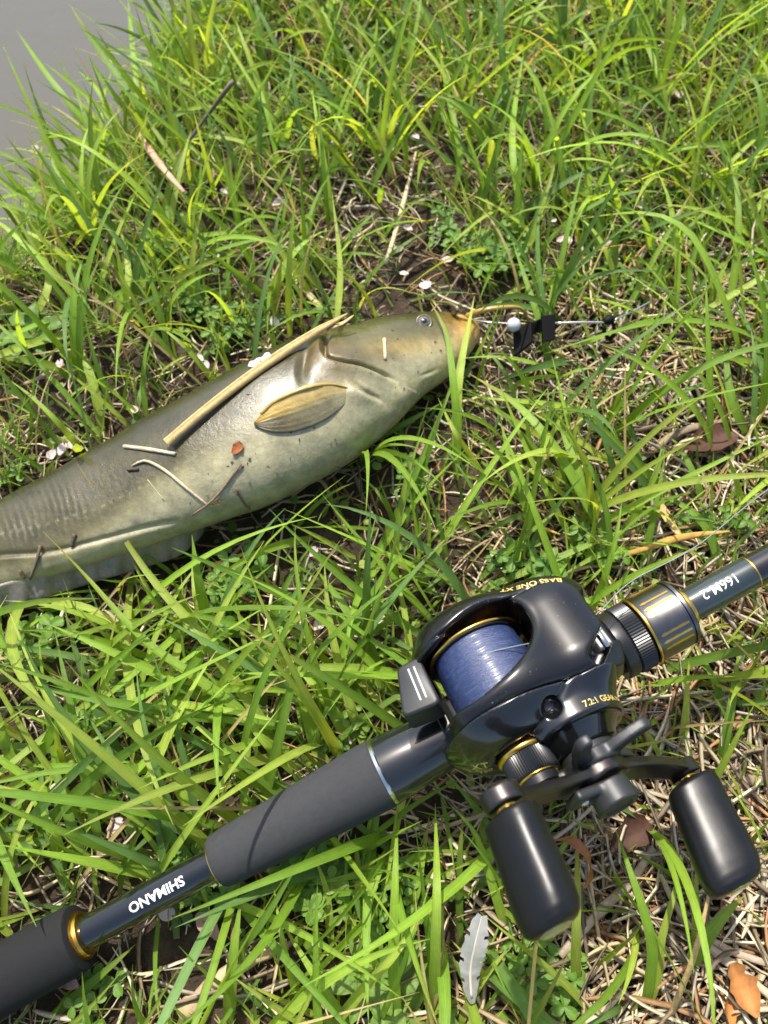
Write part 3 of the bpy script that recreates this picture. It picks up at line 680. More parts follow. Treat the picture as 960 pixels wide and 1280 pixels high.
# thumb bar behind the spool
tq = [local_pix(x, y, z=28.0)[:2] for x, y in ((495, 834), (523, 819), (551, 878), (503, 897))]
def prism(poly, z0, z1, inset=1.0):
    P = np.array(poly); c = P.mean(0); n = len(P); V = []; 
    for z, k in ((z0, 0), (z1 - 1.0, 0), (z1 - .3, .35), (z1, 1.0)):
        Q = P + (c - P) / np.linalg.norm(c - P, axis=1)[:, None] * k * inset
        V += [(q[0], q[1], z) for q in Q]
    F = [(i * n + k, i * n + (k + 1) % n, (i + 1) * n + (k + 1) % n, (i + 1) * n + k) for i in range(3) for k in range(n)]
    F += [tuple(range(n))[::-1], tuple(3 * n + k for k in range(n))]; return V, F
def rounded(poly, r, seg=5):
    P = [np.array(p) for p in poly]; n = len(P); out = []
    for i in range(n):
        a, b, c = P[i - 1], P[i], P[(i + 1) % n]; u = (a - b) / np.linalg.norm(a - b); w = (c - b) / np.linalg.norm(c - b)
        s, e_ = b + u * r, b + w * r
        for k in range(seg + 1):
            t = k / seg; out.append((1 - t) ** 2 * s + 2 * t * (1 - t) * b + t * t * e_)
    return out
tp = rounded(tq, 2.2)
area = sum(tp[i][0] * tp[(i + 1) % len(tp)][1] - tp[(i + 1) % len(tp)][0] * tp[i][1] for i in range(len(tp)))
if area < 0: tp = tp[::-1]
thumb = lpart('thumb_bar', prism(tp, 16.5, 28.0, 1.1), M['black_matte'], reel, True, 40)
for off in (0.0, 7.0):
    a, b = local_pix(510 + off, 836 - off * .42, z=28.06), local_pix(526 + off, 875 - off * .5, z=28.06)
    dv = (b - a) / np.linalg.norm(b - a); nv = np.array([-dv[1], dv[0], 0]) * .3
    lpart('grip_line', ([a + nv, b + nv, b - nv, a - nv, a + nv - [0, 0, .5], b + nv - [0, 0, .5], b - nv - [0, 0, .5], a - nv - [0, 0, .5]], [(0, 1, 2, 3)[::-1], (0, 1, 5, 4), (1, 2, 6, 5), (2, 3, 7, 6), (3, 0, 4, 7)]), M['grey_ink'], thumb, False)
# spool tension knob, coaxial with the spool
tk = lpart('tension_knob', lathe([(-19.5, 3), (-19.5, 8.0), (-23.0, 8.0), (-23.2, 7.8), (-29.6, 7.8), (-30.4, 7.0), (-30.6, 2)], 'y', (TX, 0, SZ), 120, knurl=1, kd=.13), M['knurl'], reel, True, 40)
lpart('gold_ring', lathe([(-21.6, 6), (-21.6, 8.5), (-22.3, 8.8), (-23.2, 8.6), (-23.6, 7.9), (-23.6, 6)], 'y', (TX, 0, SZ), 72), M['gold'], tk)
lpart('gold_ring', lathe([(-30.3, 4), (-30.3, 6.9), (-30.9, 6.9), (-31.1, 6.2), (-31.1, 4)], 'y', (TX, 0, SZ), 72), M['gold'], tk)
lpart('end_cap', lathe([(-30.6, .2), (-31.0, 6.1), (-33.4, 5.8), (-33.9, 5.2), (-34.0, .2)], 'y', (TX, 0, SZ), 48), M['black_satin'], tk, True, 40)
# gear case cone and shaft collar
lpart('gear_case_cone', lathe([(-23, 6), (-23.6, 14.8), (-24.2, 15.0), (-25.0, 13.8), (-28.6, 10.9), (-29.0, 10.2), (-29.0, 4)], 'y', (GXc, 0, GZc), 96), M['black_gloss'], reel, True, 35)
lpart('shaft_collar', lathe([(-28.6, 4), (-28.7, 8.6), (-29.3, 9.0), (-31.0, 8.8), (-31.4, 8.2), (-37.0, 8.0), (-37.3, 4)], 'y', (GXc, 0, GZc), 64), M['black_matte'], reel, True, 35)
# star drag: curved arms round a hub
def f_star(x, y, z):
    u, w = x - GXc, z - GZc; rho = np.hypot(u, w); a = np.arctan2(w, u)
    d = rcyl(rho, y + 33.0, 9.0, 2.3, .8)
    for k in range(5):
        ang = math.radians(38) + k * 2 * PI / 5; bend = .022 * (rho - 8)
        da = (a - ang + bend + PI) % (2 * PI) - PI
        side = np.abs(rho * np.sin(np.clip(da, -1.2, 1.2))) - (3.4 - .055 * rho); front = np.where(np.cos(da) > .2, 0, 5.0)
        arm = smax(smax(side + front, rho - 21.5, 2.0), np.abs(y + 32.8 - .055 * (rho - 9)) - 1.7, .9); d = smin(d, arm, 1.2)
    return d
lpart('star_drag', sdf_mesh(f_star, (GXc - 24, -38, GZc - 24), (GXc + 24, -28, GZc + 24), .6), M['black_matte'], reel)
# handle arm, knobs
HY, HPHI, HR = -38.0, math.radians(-51), 47.0
hc, hs = math.cos(HPHI), math.sin(HPHI)
def f_handle(x, y, z):
    u = (x - GXc) * hc + (z - GZc) * hs; v = -(x - GXc) * hs + (z - GZc) * hc
    cv = 3.0 * np.sin(np.clip(u / HR, -1, 1) * PI)
    w = 5.3 - 1.4 * np.clip(np.abs(u) / HR, 0, 1) ** .8
    yo = y - HY - 1.6 * np.cos(np.clip(u / HR, -1, 1) * PI) * .8
    d = smax(smax(np.abs(v - cv) - w, np.abs(u) - HR, 1.5), np.abs(yo) - 1.6, .7)
    for s in (-1, 1): d = smin(d, rcyl(np.hypot(u - s * HR, v), yo, 5.6, 2.5, .7), 1.5)
    d = smin(d, rcyl(np.hypot(u, v), yo, 8.2, 1.9, .7), 2.0)
    return d
harm = lpart('handle_arm', sdf_mesh(f_handle, (GXc - 44, HY - 6, GZc - 44), (GXc + 44, HY + 6, GZc + 44), .6), M['handle_metal'], reel)
hexp = lambda r: [(r * math.cos(k * PI / 3), r * math.sin(k * PI / 3)) for k in range(6)]
def f_cap(x, y, z):
    u, w = x - GXc, z - GZc; d = rcyl(np.hypot(u, w), y - HY + 5.5, 6.6, 3.6, .8)
    arm = rbox(u * math.cos(2.6) + w * math.sin(2.6) - 6.5, y - HY + 3.2, -u * math.sin(2.6) + w * math.cos(2.6), 7.5, 1.6, 4.2, 1.2); d = smin(d, arm, 1.0)
    return smax(d, -rcyl(np.hypot(u, w), y - HY + 9.5, 4.6, 1.0, .3), .3)
lpart('handle_nut_cover', sdf_mesh(f_cap, (GXc - 16, HY - 11, GZc - 12), (GXc + 12, HY + 1, GZc + 14), .5), M['black_matte'], reel)
lpart('retainer_screw', lathe([(HY - 3, .2), (HY - 3, 1.5), (HY - 5.2, 1.4), (HY - 5.4, .3)], 'y', (GXc - 8.5, 0, GZc + 5), 16), M['silver'], reel)
def knob(cx, cz, rot, ln, wid, thk, tilt):
    prof = [(0, .35), (.3, .62), (.9, .78), (2.2, .88), (6, .92), (13, .93), (20, .96), (27, 1.0), (33, 1.0), (37, .97), (40, .88), (41.4, .74), (42, .58), (42.1, .2)]
    V, F = [], []; seg = 48; n = 60; zz = np.interp(np.linspace(0, 1, n) ** 1, np.linspace(0, 1, len(prof)), [p[0] for p in prof]); kk = np.interp(zz, [p[0] for p in prof], [p[1] for p in prof])
    for t, k in zip(zz, kk):
        for j in range(seg):
            a = 2 * PI * j / seg; e_ = .78
            u = wid * k * math.copysign(abs(math.cos(a)) ** e_, math.cos(a)); w = thk * (k ** .7) * math.copysign(abs(math.sin(a)) ** e_, math.sin(a))
            x_ = u * math.cos(rot) - w * math.sin(rot); z_ = u * math.sin(rot) + w * math.cos(rot); yy = t * ln / 42
            V.append((cx + x_ + tilt[0] * yy, HY - 4.8 - yy, cz + z_ + tilt[1] * yy))
    for i in range(n - 1):
        for j in range(seg): F.append((i * seg + j, (i + 1) * seg + j, (i + 1) * seg + (j + 1) % seg, i * seg + (j + 1) % seg))
    F.append(tuple(range(seg))); F.append(tuple((n - 1) * seg + j for j in range(seg))[::-1])
    k = lpart('handle_knob', (V, F), M['knob_rubber'], reel)
    lpart('knob_cap', lathe([(HY - 4.0 - ln, .2), (HY - 4.0 - ln, 4.3), (HY - 4.9 - ln, 4.4), (HY - 5.4 - ln, 3.6), (HY - 5.4 - ln, .2)], 'y', (cx + tilt[0] * ln, 0, cz + tilt[1] * ln), 28), M['silver'], k, True, 30)
    lpart('knob_post', lathe([(HY - 2, 2), (HY - 2, 3.0), (HY - 5.2, 3.0), (HY - 5.2, 2)], 'y', (cx, 0, cz), 24), M['gold'], k)
    return k
knob(GXc - HR * hc, GZc - HR * hs, math.radians(38), 27.5, 8.4, 6.6, (-.12, .0))
knob(GXc + HR * hc, GZc + HR * hs, math.radians(-8), 33, 10.2, 7.2, (-.22, .0))
# lettering on the reel
q = local_pix(662, 727, z=31); text_project('BASS ONE XT', 3.3, (q[0], q[1], q[2]), (-1, .30, 0), (-.30, -1, 0), (0, .35, .9), fr_bvh, M['gold_ink'], frame_o, .07)
q = (-25.0, -14, 15.0); text_project('XT', 4.0, q, (1, 0, 0), (0, .4, 1), (0, -.85, .5), sd_bvh, M['gold_ink'], side_o, .05)
q = (-24.0, -15, 11.2); text_project('150', 2.9, q, (1, 0, 0), (0, .4, 1), (0, -.85, .5), sd_bvh, M['gold_ink'], side_o, .03)
V, F = text_mesh('7.2:1 GEAR RATIO', 2.8, .04); R_ = 17.75
a = PI / 2 - .90 - V[:, 0] / R_
lpart('lettering', (np.stack([GXc + R_ * np.cos(a), -21.8 + V[:, 1] * 1.0, GZc + R_ * np.sin(a)], 1), F), M['gold_ink'], side_o, False)
# loose line running out over the grass
tag(link_mesh('fishing_line', (lambda vf: mk_mesh(vf[0], vf[1], 'line'))(tube([RO + (AX * 24 + RY * 1.8 + RZ * 23) / 1e3, RO + (AX * 33 + RY * 3.2 + RZ * 24.5) / 1e3, gp(790, 726, .073), gp(870, 683, .078), gp(960, 612, .075), gp(1120, 500, .06)], .0002, 8, 60)), None, M['loose_line']), 'thin taut fishing line leaving the reel above the rod', 'line')
bpy.context.view_layer.update()

# ------------------------------------------------------------------ where things stand in the photo, so grass keeps clear of them
fish_poly = [s_[0] for s_ in ST] + [s_[1] for s_ in ST][::-1]
reel_poly = [(490, 800), (530, 750), (600, 722), (710, 716), (770, 755), (812, 825), (808, 900), (835, 920), (885, 965), (965, 1060), (965, 1130), (905, 1145), (840, 1045), (790, 1042), (742, 1050), (742, 1160), (690, 1172), (640, 1120), (600, 1000), (530, 960), (495, 890)]
feather_poly = [(572, 1138), (614, 1138), (614, 1262), (570, 1262)]
lure_poly = [(630, 385), (700, 385), (775, 395), (775, 418), (700, 432), (665, 450), (635, 448)]
def inside(P, poly):
    x, y = P[..., 0], P[..., 1]; r = np.zeros(x.shape, bool); n = len(poly)
    for i in range(n):
        (x0, y0), (x1, y1) = poly[i], poly[(i + 1) % n]
        if y0 == y1: continue
        r ^= ((y0 > y) != (y1 > y)) & (x < (x1 - x0) * (y - y0) / (y1 - y0) + x0)
    return r
def rod_near(P3, extra=.004):
    q = P3 - RO; t = (q @ AX) * 1e3; d = np.sqrt((q @ RY) ** 2 + (q @ RZ) ** 2)
    r = np.interp(t, [-270, -262, -167, -164, -117, -116, -54, 40, 62, 66, 130, 600, 640], [0, .012, .011, .006, .006, .009, .0125, .0125, .0125, .007, .006, .004, 0])
    return (d < r + extra) & (t > -270) & (t < 620)
def rod_px(P2, pad):
    a, b = proj(rp0 - AX * .12), proj(rp1 + AX * .15); ab = b - a; t = np.clip(((P2 - a) @ ab) / (ab @ ab), 0, 1)
    q = P2 - a - t[..., None] * ab; return np.hypot(q[..., 0], q[..., 1]) < np.interp(t, [0, .18, .19, .33, .34, .5, .72, .8, .81, 1], [44, 44, 24, 24, 36, 46, 46, 46, 24, 22]) + pad
def blocked(P3):
    """P3 (n, s, 3): blades that would run through or lie over the fish, rod, reel or lure"""
    P2 = proj(P3); z = P3[..., 2]
    bad = (inside(P2, fish_poly) & (z > .003)) | (inside(P2, reel_poly) & (z > .016)) | (inside(P2, lure_poly) & (z > .012)) | (inside(P2, feather_poly) & (z > .010)) | (rod_px(P2, 0) & (z > .014)) | rod_near(P3)
    return bad.any(1)
BARE = [(350, 715, 95, .95), (300, 690, 60, .8), (70, 465, 85, .85), (520, 362, 85, .85), (470, 285, 75, .75), (600, 440, 55, .9), (870, 545, 120, .72), (830, 1190, 160, .82), (930, 1230, 120, .7), (930, 960, 90, .55),
        (560, 640, 80, .4), (640, 620, 90, .45), (230, 1180, 90, .5), (330, 330, 60, .5), (790, 470, 90, .4), (40, 880, 70, .4), (880, 880, 60, .35), (520, 240, 60, .5), (250, 430, 60, .4)]
def keep_prob(P2):
    k = np.ones(P2.shape[:-1])
    for (x, y, r, s_) in BARE: k *= 1 - s_ * np.exp(-(((P2[..., 0] - x) ** 2 + (P2[..., 1] - y) ** 2) / r ** 2) ** 1.5)
    return k
def scatter(n, use_bare=True, box=(-.40, .42, -.12, .72), power=1.0):
    x = RNG.uniform(box[0], box[1], n); y = RNG.uniform(box[2], box[3], n); P = np.stack([x, y, gz(x, y)], 1)
    ok = P[:, 2] > -.07
    if use_bare: ok &= RNG.random(n) < keep_prob(proj(P)) ** power
    return P[ok]

# ------------------------------------------------------------------ grass blades
GREENS = np.array([(.165, .290, .030), (.215, .350, .040), (.135, .245, .030), (.260, .385, .050), (.120, .225, .058), (.295, .385, .060)])
YELL = np.array((.34, .28, .06)); TAN = np.array((.40, .27, .12))
def blade_arrays(root, az, length, width, lean0, lean1, fold=.35, roll=None, S=9, curl=1.0, colr=None, tipy=None):
    """vectorised ribbons with a folded midrib: returns verts (N,S,3,3), colours, uv"""
    N = len(root); t = np.linspace(0, 1, S)
    ang = lean0[:, None] + (lean1 - lean0)[:, None] * t[None] ** 1.4
    az2 = az[:, None] + curl * RNG.normal(0, .35, N)[:, None] * t[None]
    step = (length / (S - 1))[:, None]
    dx = np.sin(ang) * np.cos(az2) * step; dy = np.sin(ang) * np.sin(az2) * step; dz = np.cos(ang) * step
    z0 = lambda a: np.cumsum(np.concatenate([np.zeros((N, 1)), a[:, 1:]], 1), 1)
    C = np.stack([root[:, 0:1] + z0(dx), root[:, 1:2] + z0(dy), root[:, 2:3] + z0(dz)], -1)
    g = gz(C[..., 0], C[..., 1]) + .002; C[..., 2] = np.maximum(C[..., 2], np.where(C[..., 2] > -.11, g, C[..., 2]))
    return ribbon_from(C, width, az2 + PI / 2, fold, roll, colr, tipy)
def ribbon_from(C, width, sang, fold=.35, roll=None, colr=None, tipy=None):
    N, S = C.shape[:2]; t = np.linspace(0, 1, S)
    T = np.gradient(C, axis=1); T /= np.linalg.norm(T, axis=2)[..., None] + 1e-9
    side = np.stack([np.cos(sang), np.sin(sang), np.zeros_like(sang)], -1); side -= (side * T).sum(-1)[..., None] * T; side /= np.linalg.norm(side, axis=2)[..., None] + 1e-9
    nrm = np.cross(side, T)
    rl = (RNG.normal(0, .35, N) if roll is None else roll)[:, None] + RNG.normal(0, .5, N)[:, None] * t[None]
    s2 = side * np.cos(rl)[..., None] + nrm * np.sin(rl)[..., None]; n2 = np.cross(s2, T)
    if colr is None: colr = GREENS[RNG.integers(0, len(GREENS), N)] * RNG.uniform(.75, 1.3, (N, 1)); dr_ = RNG.random(N) < .13; width = np.where(dr_, width * .42, width); colr[dr_] = np.array((.46, .37, .17)) * RNG.uniform(.7, 1.25, (dr_.sum(), 1))
    w = width[:, None] * .5 * (np.minimum(1, .62 + 1.6 * t) * np.clip(1 - t ** 2.6, .03, 1))[None]
    fd = fold * w[..., None] * n2
    V = np.stack([C - s2 * w[..., None] - fd * .5, C + fd * .5, C + s2 * w[..., None] - fd * .5], 2)
    if tipy is None: tipy = np.where(RNG.random(N) < .18, RNG.uniform(.3, 1, N), 0)
    k = (np.clip((t[None] - .62) / .38, 0, 1) ** 1.5 * tipy[:, None])[..., None]
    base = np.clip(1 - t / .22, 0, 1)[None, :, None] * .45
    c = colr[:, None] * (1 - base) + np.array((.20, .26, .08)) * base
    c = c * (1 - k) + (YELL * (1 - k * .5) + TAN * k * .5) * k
    Cc = np.repeat(c[:, :, None], 3, 2).copy(); Cc[:, :, 1] *= 1.18
    UV = np.stack(np.broadcast_arrays(np.arange(3)[None, None] / 2 + RNG.uniform(0, 40, N)[:, None, None], (t * 3)[None, :, None] + np.zeros((N, 1, 3))), -1)
    return V, Cc, UV
def blade_faces(N, S, off=0):
    idx = off + np.arange(N * S * 3).reshape(N, S, 3)
    return np.stack([idx[:, :-1, :-1], idx[:, :-1, 1:], idx[:, 1:, 1:], idx[:, 1:, :-1]], -1).reshape(-1, 4)
class Pool:
    def __init__(s): s.v, s.c, s.u, s.f, s.n = [], [], [], [], 0
    def add(s, V, C, U):
        N, S = V.shape[:2]; s.f.append(blade_faces(N, S, s.n)); s.n += N * S * 3
        s.v.append(V.reshape(-1, 3)); s.c.append(C.reshape(-1, 3)); s.u.append(U.reshape(-1, 2))
    def mesh(s, name): return mk_mesh(np.vstack(s.v), np.vstack(s.f), name, True, np.vstack(s.c), np.vstack(s.u))
def lean_az(P):
    """blades lean roughly down the bank and away from the middle"""
    return np.where(RNG.random(len(P)) < .45, RNG.normal(2.3, .9, len(P)), RNG.uniform(0, 2 * PI, len(P)))
grass = Pool()
def sow(n, L, Wd, l0, l1, power=1.0, S=9, colr=None, use_bare=True, box=(-.40, .42, -.12, .72), topbias=0.0):
    P = scatter(n, use_bare, box, power)
    if topbias:
        py = proj(P)[:, 1]; P = P[RNG.random(len(P)) < np.clip(1 - topbias * (py - 250) / 500, .12, 1)]
    N = len(P); ln = RNG.uniform(*L, N) * RNG.uniform(.75, 1.15, N)
    V, C, U = blade_arrays(P, lean_az(P), ln, RNG.uniform(*Wd, N), RNG.uniform(*l0, N), RNG.uniform(*l1, N), S=S)
    ok = ~blocked(V[:, :, 1]); grass.add(V[ok], C[ok], U[ok]); return ok.sum()
n1 = sow(13000, (.014, .038), (.0008, .0018), (.1, .9), (.5, 1.6), .8, 6)           # fine short sward
n2 = sow(5200, (.028, .062), (.0014, .0030), (.1, .8), (.5, 1.8), 1.0, 8, topbias=.2)
n3 = sow(1750, (.045, .090), (.0026, .0042), (.1, .9), (.7, 2.1), 1.5, 10, topbias=.85)
n4 = sow(900, (.05, .10), (.0026, .0042), (.6, 1.2), (1.3, 1.8), 1.2, 10)             # lying blades
n5 = sow(620, (.040, .080), (.0026, .0042), (.1, .8), (.4, 1.6), .6, 10, box=(-.40, .02, .22, .62))   # thick fringe by the water
n6 = sow(380, (.05, .10), (.0028, .0044), (.1, .8), (.6, 2.0), 1.2, 10, box=(.02, .42, .30, .72))
n7 = sow(270, (.06, .125), (.0030, .0046), (.4, 1.1), (1.2, 1.8), .7, 11, box=(-.19, .04, -.01, .135))   # combed-over blades between belly and grip
n8 = sow(70, (.06, .11), (.0028, .0044), (.3, 1.0), (1.0, 1.7), .7, 11, box=(-.08, .06, -.09, .02))
n9 = sow(170, (.06, .11), (.0026, .0042), (.3, 1.0), (1.0, 1.8), .7, 11, box=(.06, .30, .10, .26))
sow(3200, (.018, .05), (.0010, .0024), (.1, .9), (.5, 1.7), 1, 6, use_bare=False, box=(-.55, .60, -.55, -.12)); sow(1400, (.05, .09), (.0026, .0042), (.1, .9), (.7, 2.0), 1, 9, use_bare=False, box=(-.55, .60, -.55, -.12))
sow(1800, (.018, .06), (.0010, .0026), (.1, .9), (.5, 1.7), 1, 6, use_bare=False, box=(.42, .75, -.12, .72)); sow(900, (.018, .06), (.0010, .0026), (.1, .9), (.5, 1.7), 1, 6, use_bare=False, box=(-.65, -.40, -.12, .3))
# the meadow further off, beyond the frame
xs_, ys_ = RNG.uniform(-1.6, 2.0, 9000), RNG.uniform(-1.6, 2.2, 9000); Pf = np.stack([xs_, ys_, gz(xs_, ys_)], 1)
Pf = Pf[(Pf[:, 2] > -.1) & ~((abs(xs_) < .42) & (ys_ > -.12) & (ys_ < .72)) & ~((ys_ < .1) & (ys_ > -.5) & (abs(xs_) < .25))]; nf_ = len(Pf)
grass.add(*blade_arrays(Pf, RNG.uniform(0, 6.3, nf_), RNG.uniform(.06, .13, nf_), RNG.uniform(.004, .008, nf_), RNG.uniform(.05, .5, nf_), RNG.uniform(.5, 1.7, nf_), S=6))
tag(link_mesh('grass', grass.mesh('grass'), None, M['grass']), 'dense mixed green meadow grass covering the bank', 'grass', kind='stuff')

# ------------------------------------------------------------------ dry thatch and soil crumbs
def thatch(n, L, R, zmax, box=(-.40, .42, -.12, .72), prob=None):
    x = RNG.uniform(box[0], box[1], n); y = RNG.uniform(box[2], box[3], n); P = np.stack([x, y, gz(x, y)], 1); ok = P[:, 2] > -.11
    if prob is not None: ok &= RNG.random(n) < prob(proj(P))
    P = P[ok]; N = len(P); S = 6; t = np.linspace(-.5, .5, S)
    az = RNG.uniform(0, 2 * PI, N); ln = RNG.uniform(*L, N) * RNG.uniform(.5, 1, N); k = RNG.normal(0, .5, N)
    a = az[:, None] + k[:, None] * t[None] * 1.6
    C = np.zeros((N, S, 3)); C[..., 0] = P[:, 0:1] + np.cumsum(np.cos(a), 1) * (ln / S)[:, None]; C[..., 1] = P[:, 1:2] + np.cumsum(np.sin(a), 1) * (ln / S)[:, None]
    C[..., 2] = gz(C[..., 0], C[..., 1]) + .001 + np.abs(RNG.normal(0, zmax, N))[:, None] + RNG.normal(0, .12, N)[:, None] * t[None] * ln[:, None]
    C[..., 2] = np.maximum(C[..., 2], gz(C[..., 0], C[..., 1]) + .0006)
    bad = blocked(C); C = C[~bad]; N = len(C)
    pal = np.array([(.44, .34, .20), (.54, .44, .28), (.34, .25, .15), (.20, .15, .10), (.42, .36, .28), (.60, .52, .36), (.34, .19, .09)])
    col = pal[RNG.integers(0, len(pal), N)] * RNG.uniform(.6, 1.15, (N, 1))
    r = RNG.uniform(*R, N); T = np.gradient(C, axis=1); T /= np.linalg.norm(T, axis=2)[..., None] + 1e-9
    sd = np.cross(T, [0, 0, 1.0]); sd /= np.linalg.norm(sd, axis=2)[..., None] + 1e-9; un = np.cross(sd, T)
    tw = np.array([.75, 1, 1, .95, .8, .35])
    V = np.stack([C + (sd * math.cos(q_) + un * math.sin(q_) * .75) * (r[:, None] * tw[None])[..., None] for q_ in (0, 2 * PI / 3, 4 * PI / 3)], 2)
    idx = np.arange(N * S * 3).reshape(N, S, 3); nx = np.roll(idx, -1, 2)
    F = np.stack([idx[:, :-1], nx[:, :-1], nx[:, 1:], idx[:, 1:]], -1).reshape(-1, 4)
    return V.reshape(-1, 3), F, np.repeat(col, S * 3, 0) * RNG.uniform(.85, 1.15, (N * S * 3, 1))
tv, tf_, tc_ = [], [], []; off = 0
for args in (dict(n=9000, L=(.010, .05), R=(.00025, .0007), zmax=.003), dict(n=3600, L=(.02, .075), R=(.0005, .0011), zmax=.0035, prob=lambda q: np.clip(.25 + q[..., 0] / 1300 + (q[..., 1] - 300) / 2200, .1, 1)),
             dict(n=2600, L=(.02, .08), R=(.0005, .0013), zmax=.004, box=(.05, .25, -.10, .09)), dict(n=1500, L=(.02, .07), R=(.0005, .0012), zmax=.004, box=(.10, .32, .10, .30)),
             dict(n=4500, L=(.02, .06), R=(.0005, .0011), zmax=.003, box=(-.55, .60, -.55, -.12)), dict(n=2500, L=(.02, .06), R=(.0005, .0011), zmax=.003, box=(.42, .75, -.12, .72)), dict(n=1200, L=(.02, .06), R=(.0005, .0011), zmax=.003, box=(-.65, -.40, -.12, .3))):
    a_, b_, c_ = thatch(**args); tv.append(a_); tf_.append(b_ + off); tc_.append(c_); off += len(a_)
tag(link_mesh('dry_straw', mk_mesh(np.vstack(tv), np.vstack(tf_), 'thatch', True, np.vstack(tc_)), None, M['straw']), 'tangled dry straw lying under the grass', 'straw', kind='stuff')
x, y = RNG.uniform(-.4, .42, 16000), RNG.uniform(-.12, .7, 16000); P = np.stack([x, y, gz(x, y)], 1); P = P[P[:, 2] > -.11]; N = len(P)
r = RNG.uniform(.0004, .0018, N) ** 1.0 * RNG.uniform(.4, 1, N); o6 = np.array([(1, 0, 0), (-1, 0, 0), (0, 1, 0), (0, -1, 0), (0, 0, 1), (0, 0, -1)], float)
V = P[:, None] + o6[None] * r[:, None, None] * RNG.uniform(.5, 1.4, (N, 6, 1)); idx = np.arange(N * 6).reshape(N, 6)
tri = np.array([(0, 2, 4), (2, 1, 4), (1, 3, 4), (3, 0, 4), (2, 0, 5), (1, 2, 5), (3, 1, 5), (0, 3, 5)])
tag(link_mesh('soil_crumbs', mk_mesh(V.reshape(-1, 3), idx[:, tri].reshape(-1, 3), 'crumbs', False, np.repeat(np.array([(.055, .036, .022)]) * RNG.uniform(.5, 1.9, (N, 1)), 6, 0)), None, M['crumb']), 'small brown crumbs of soil on the bare ground', 'soil', kind='stuff')

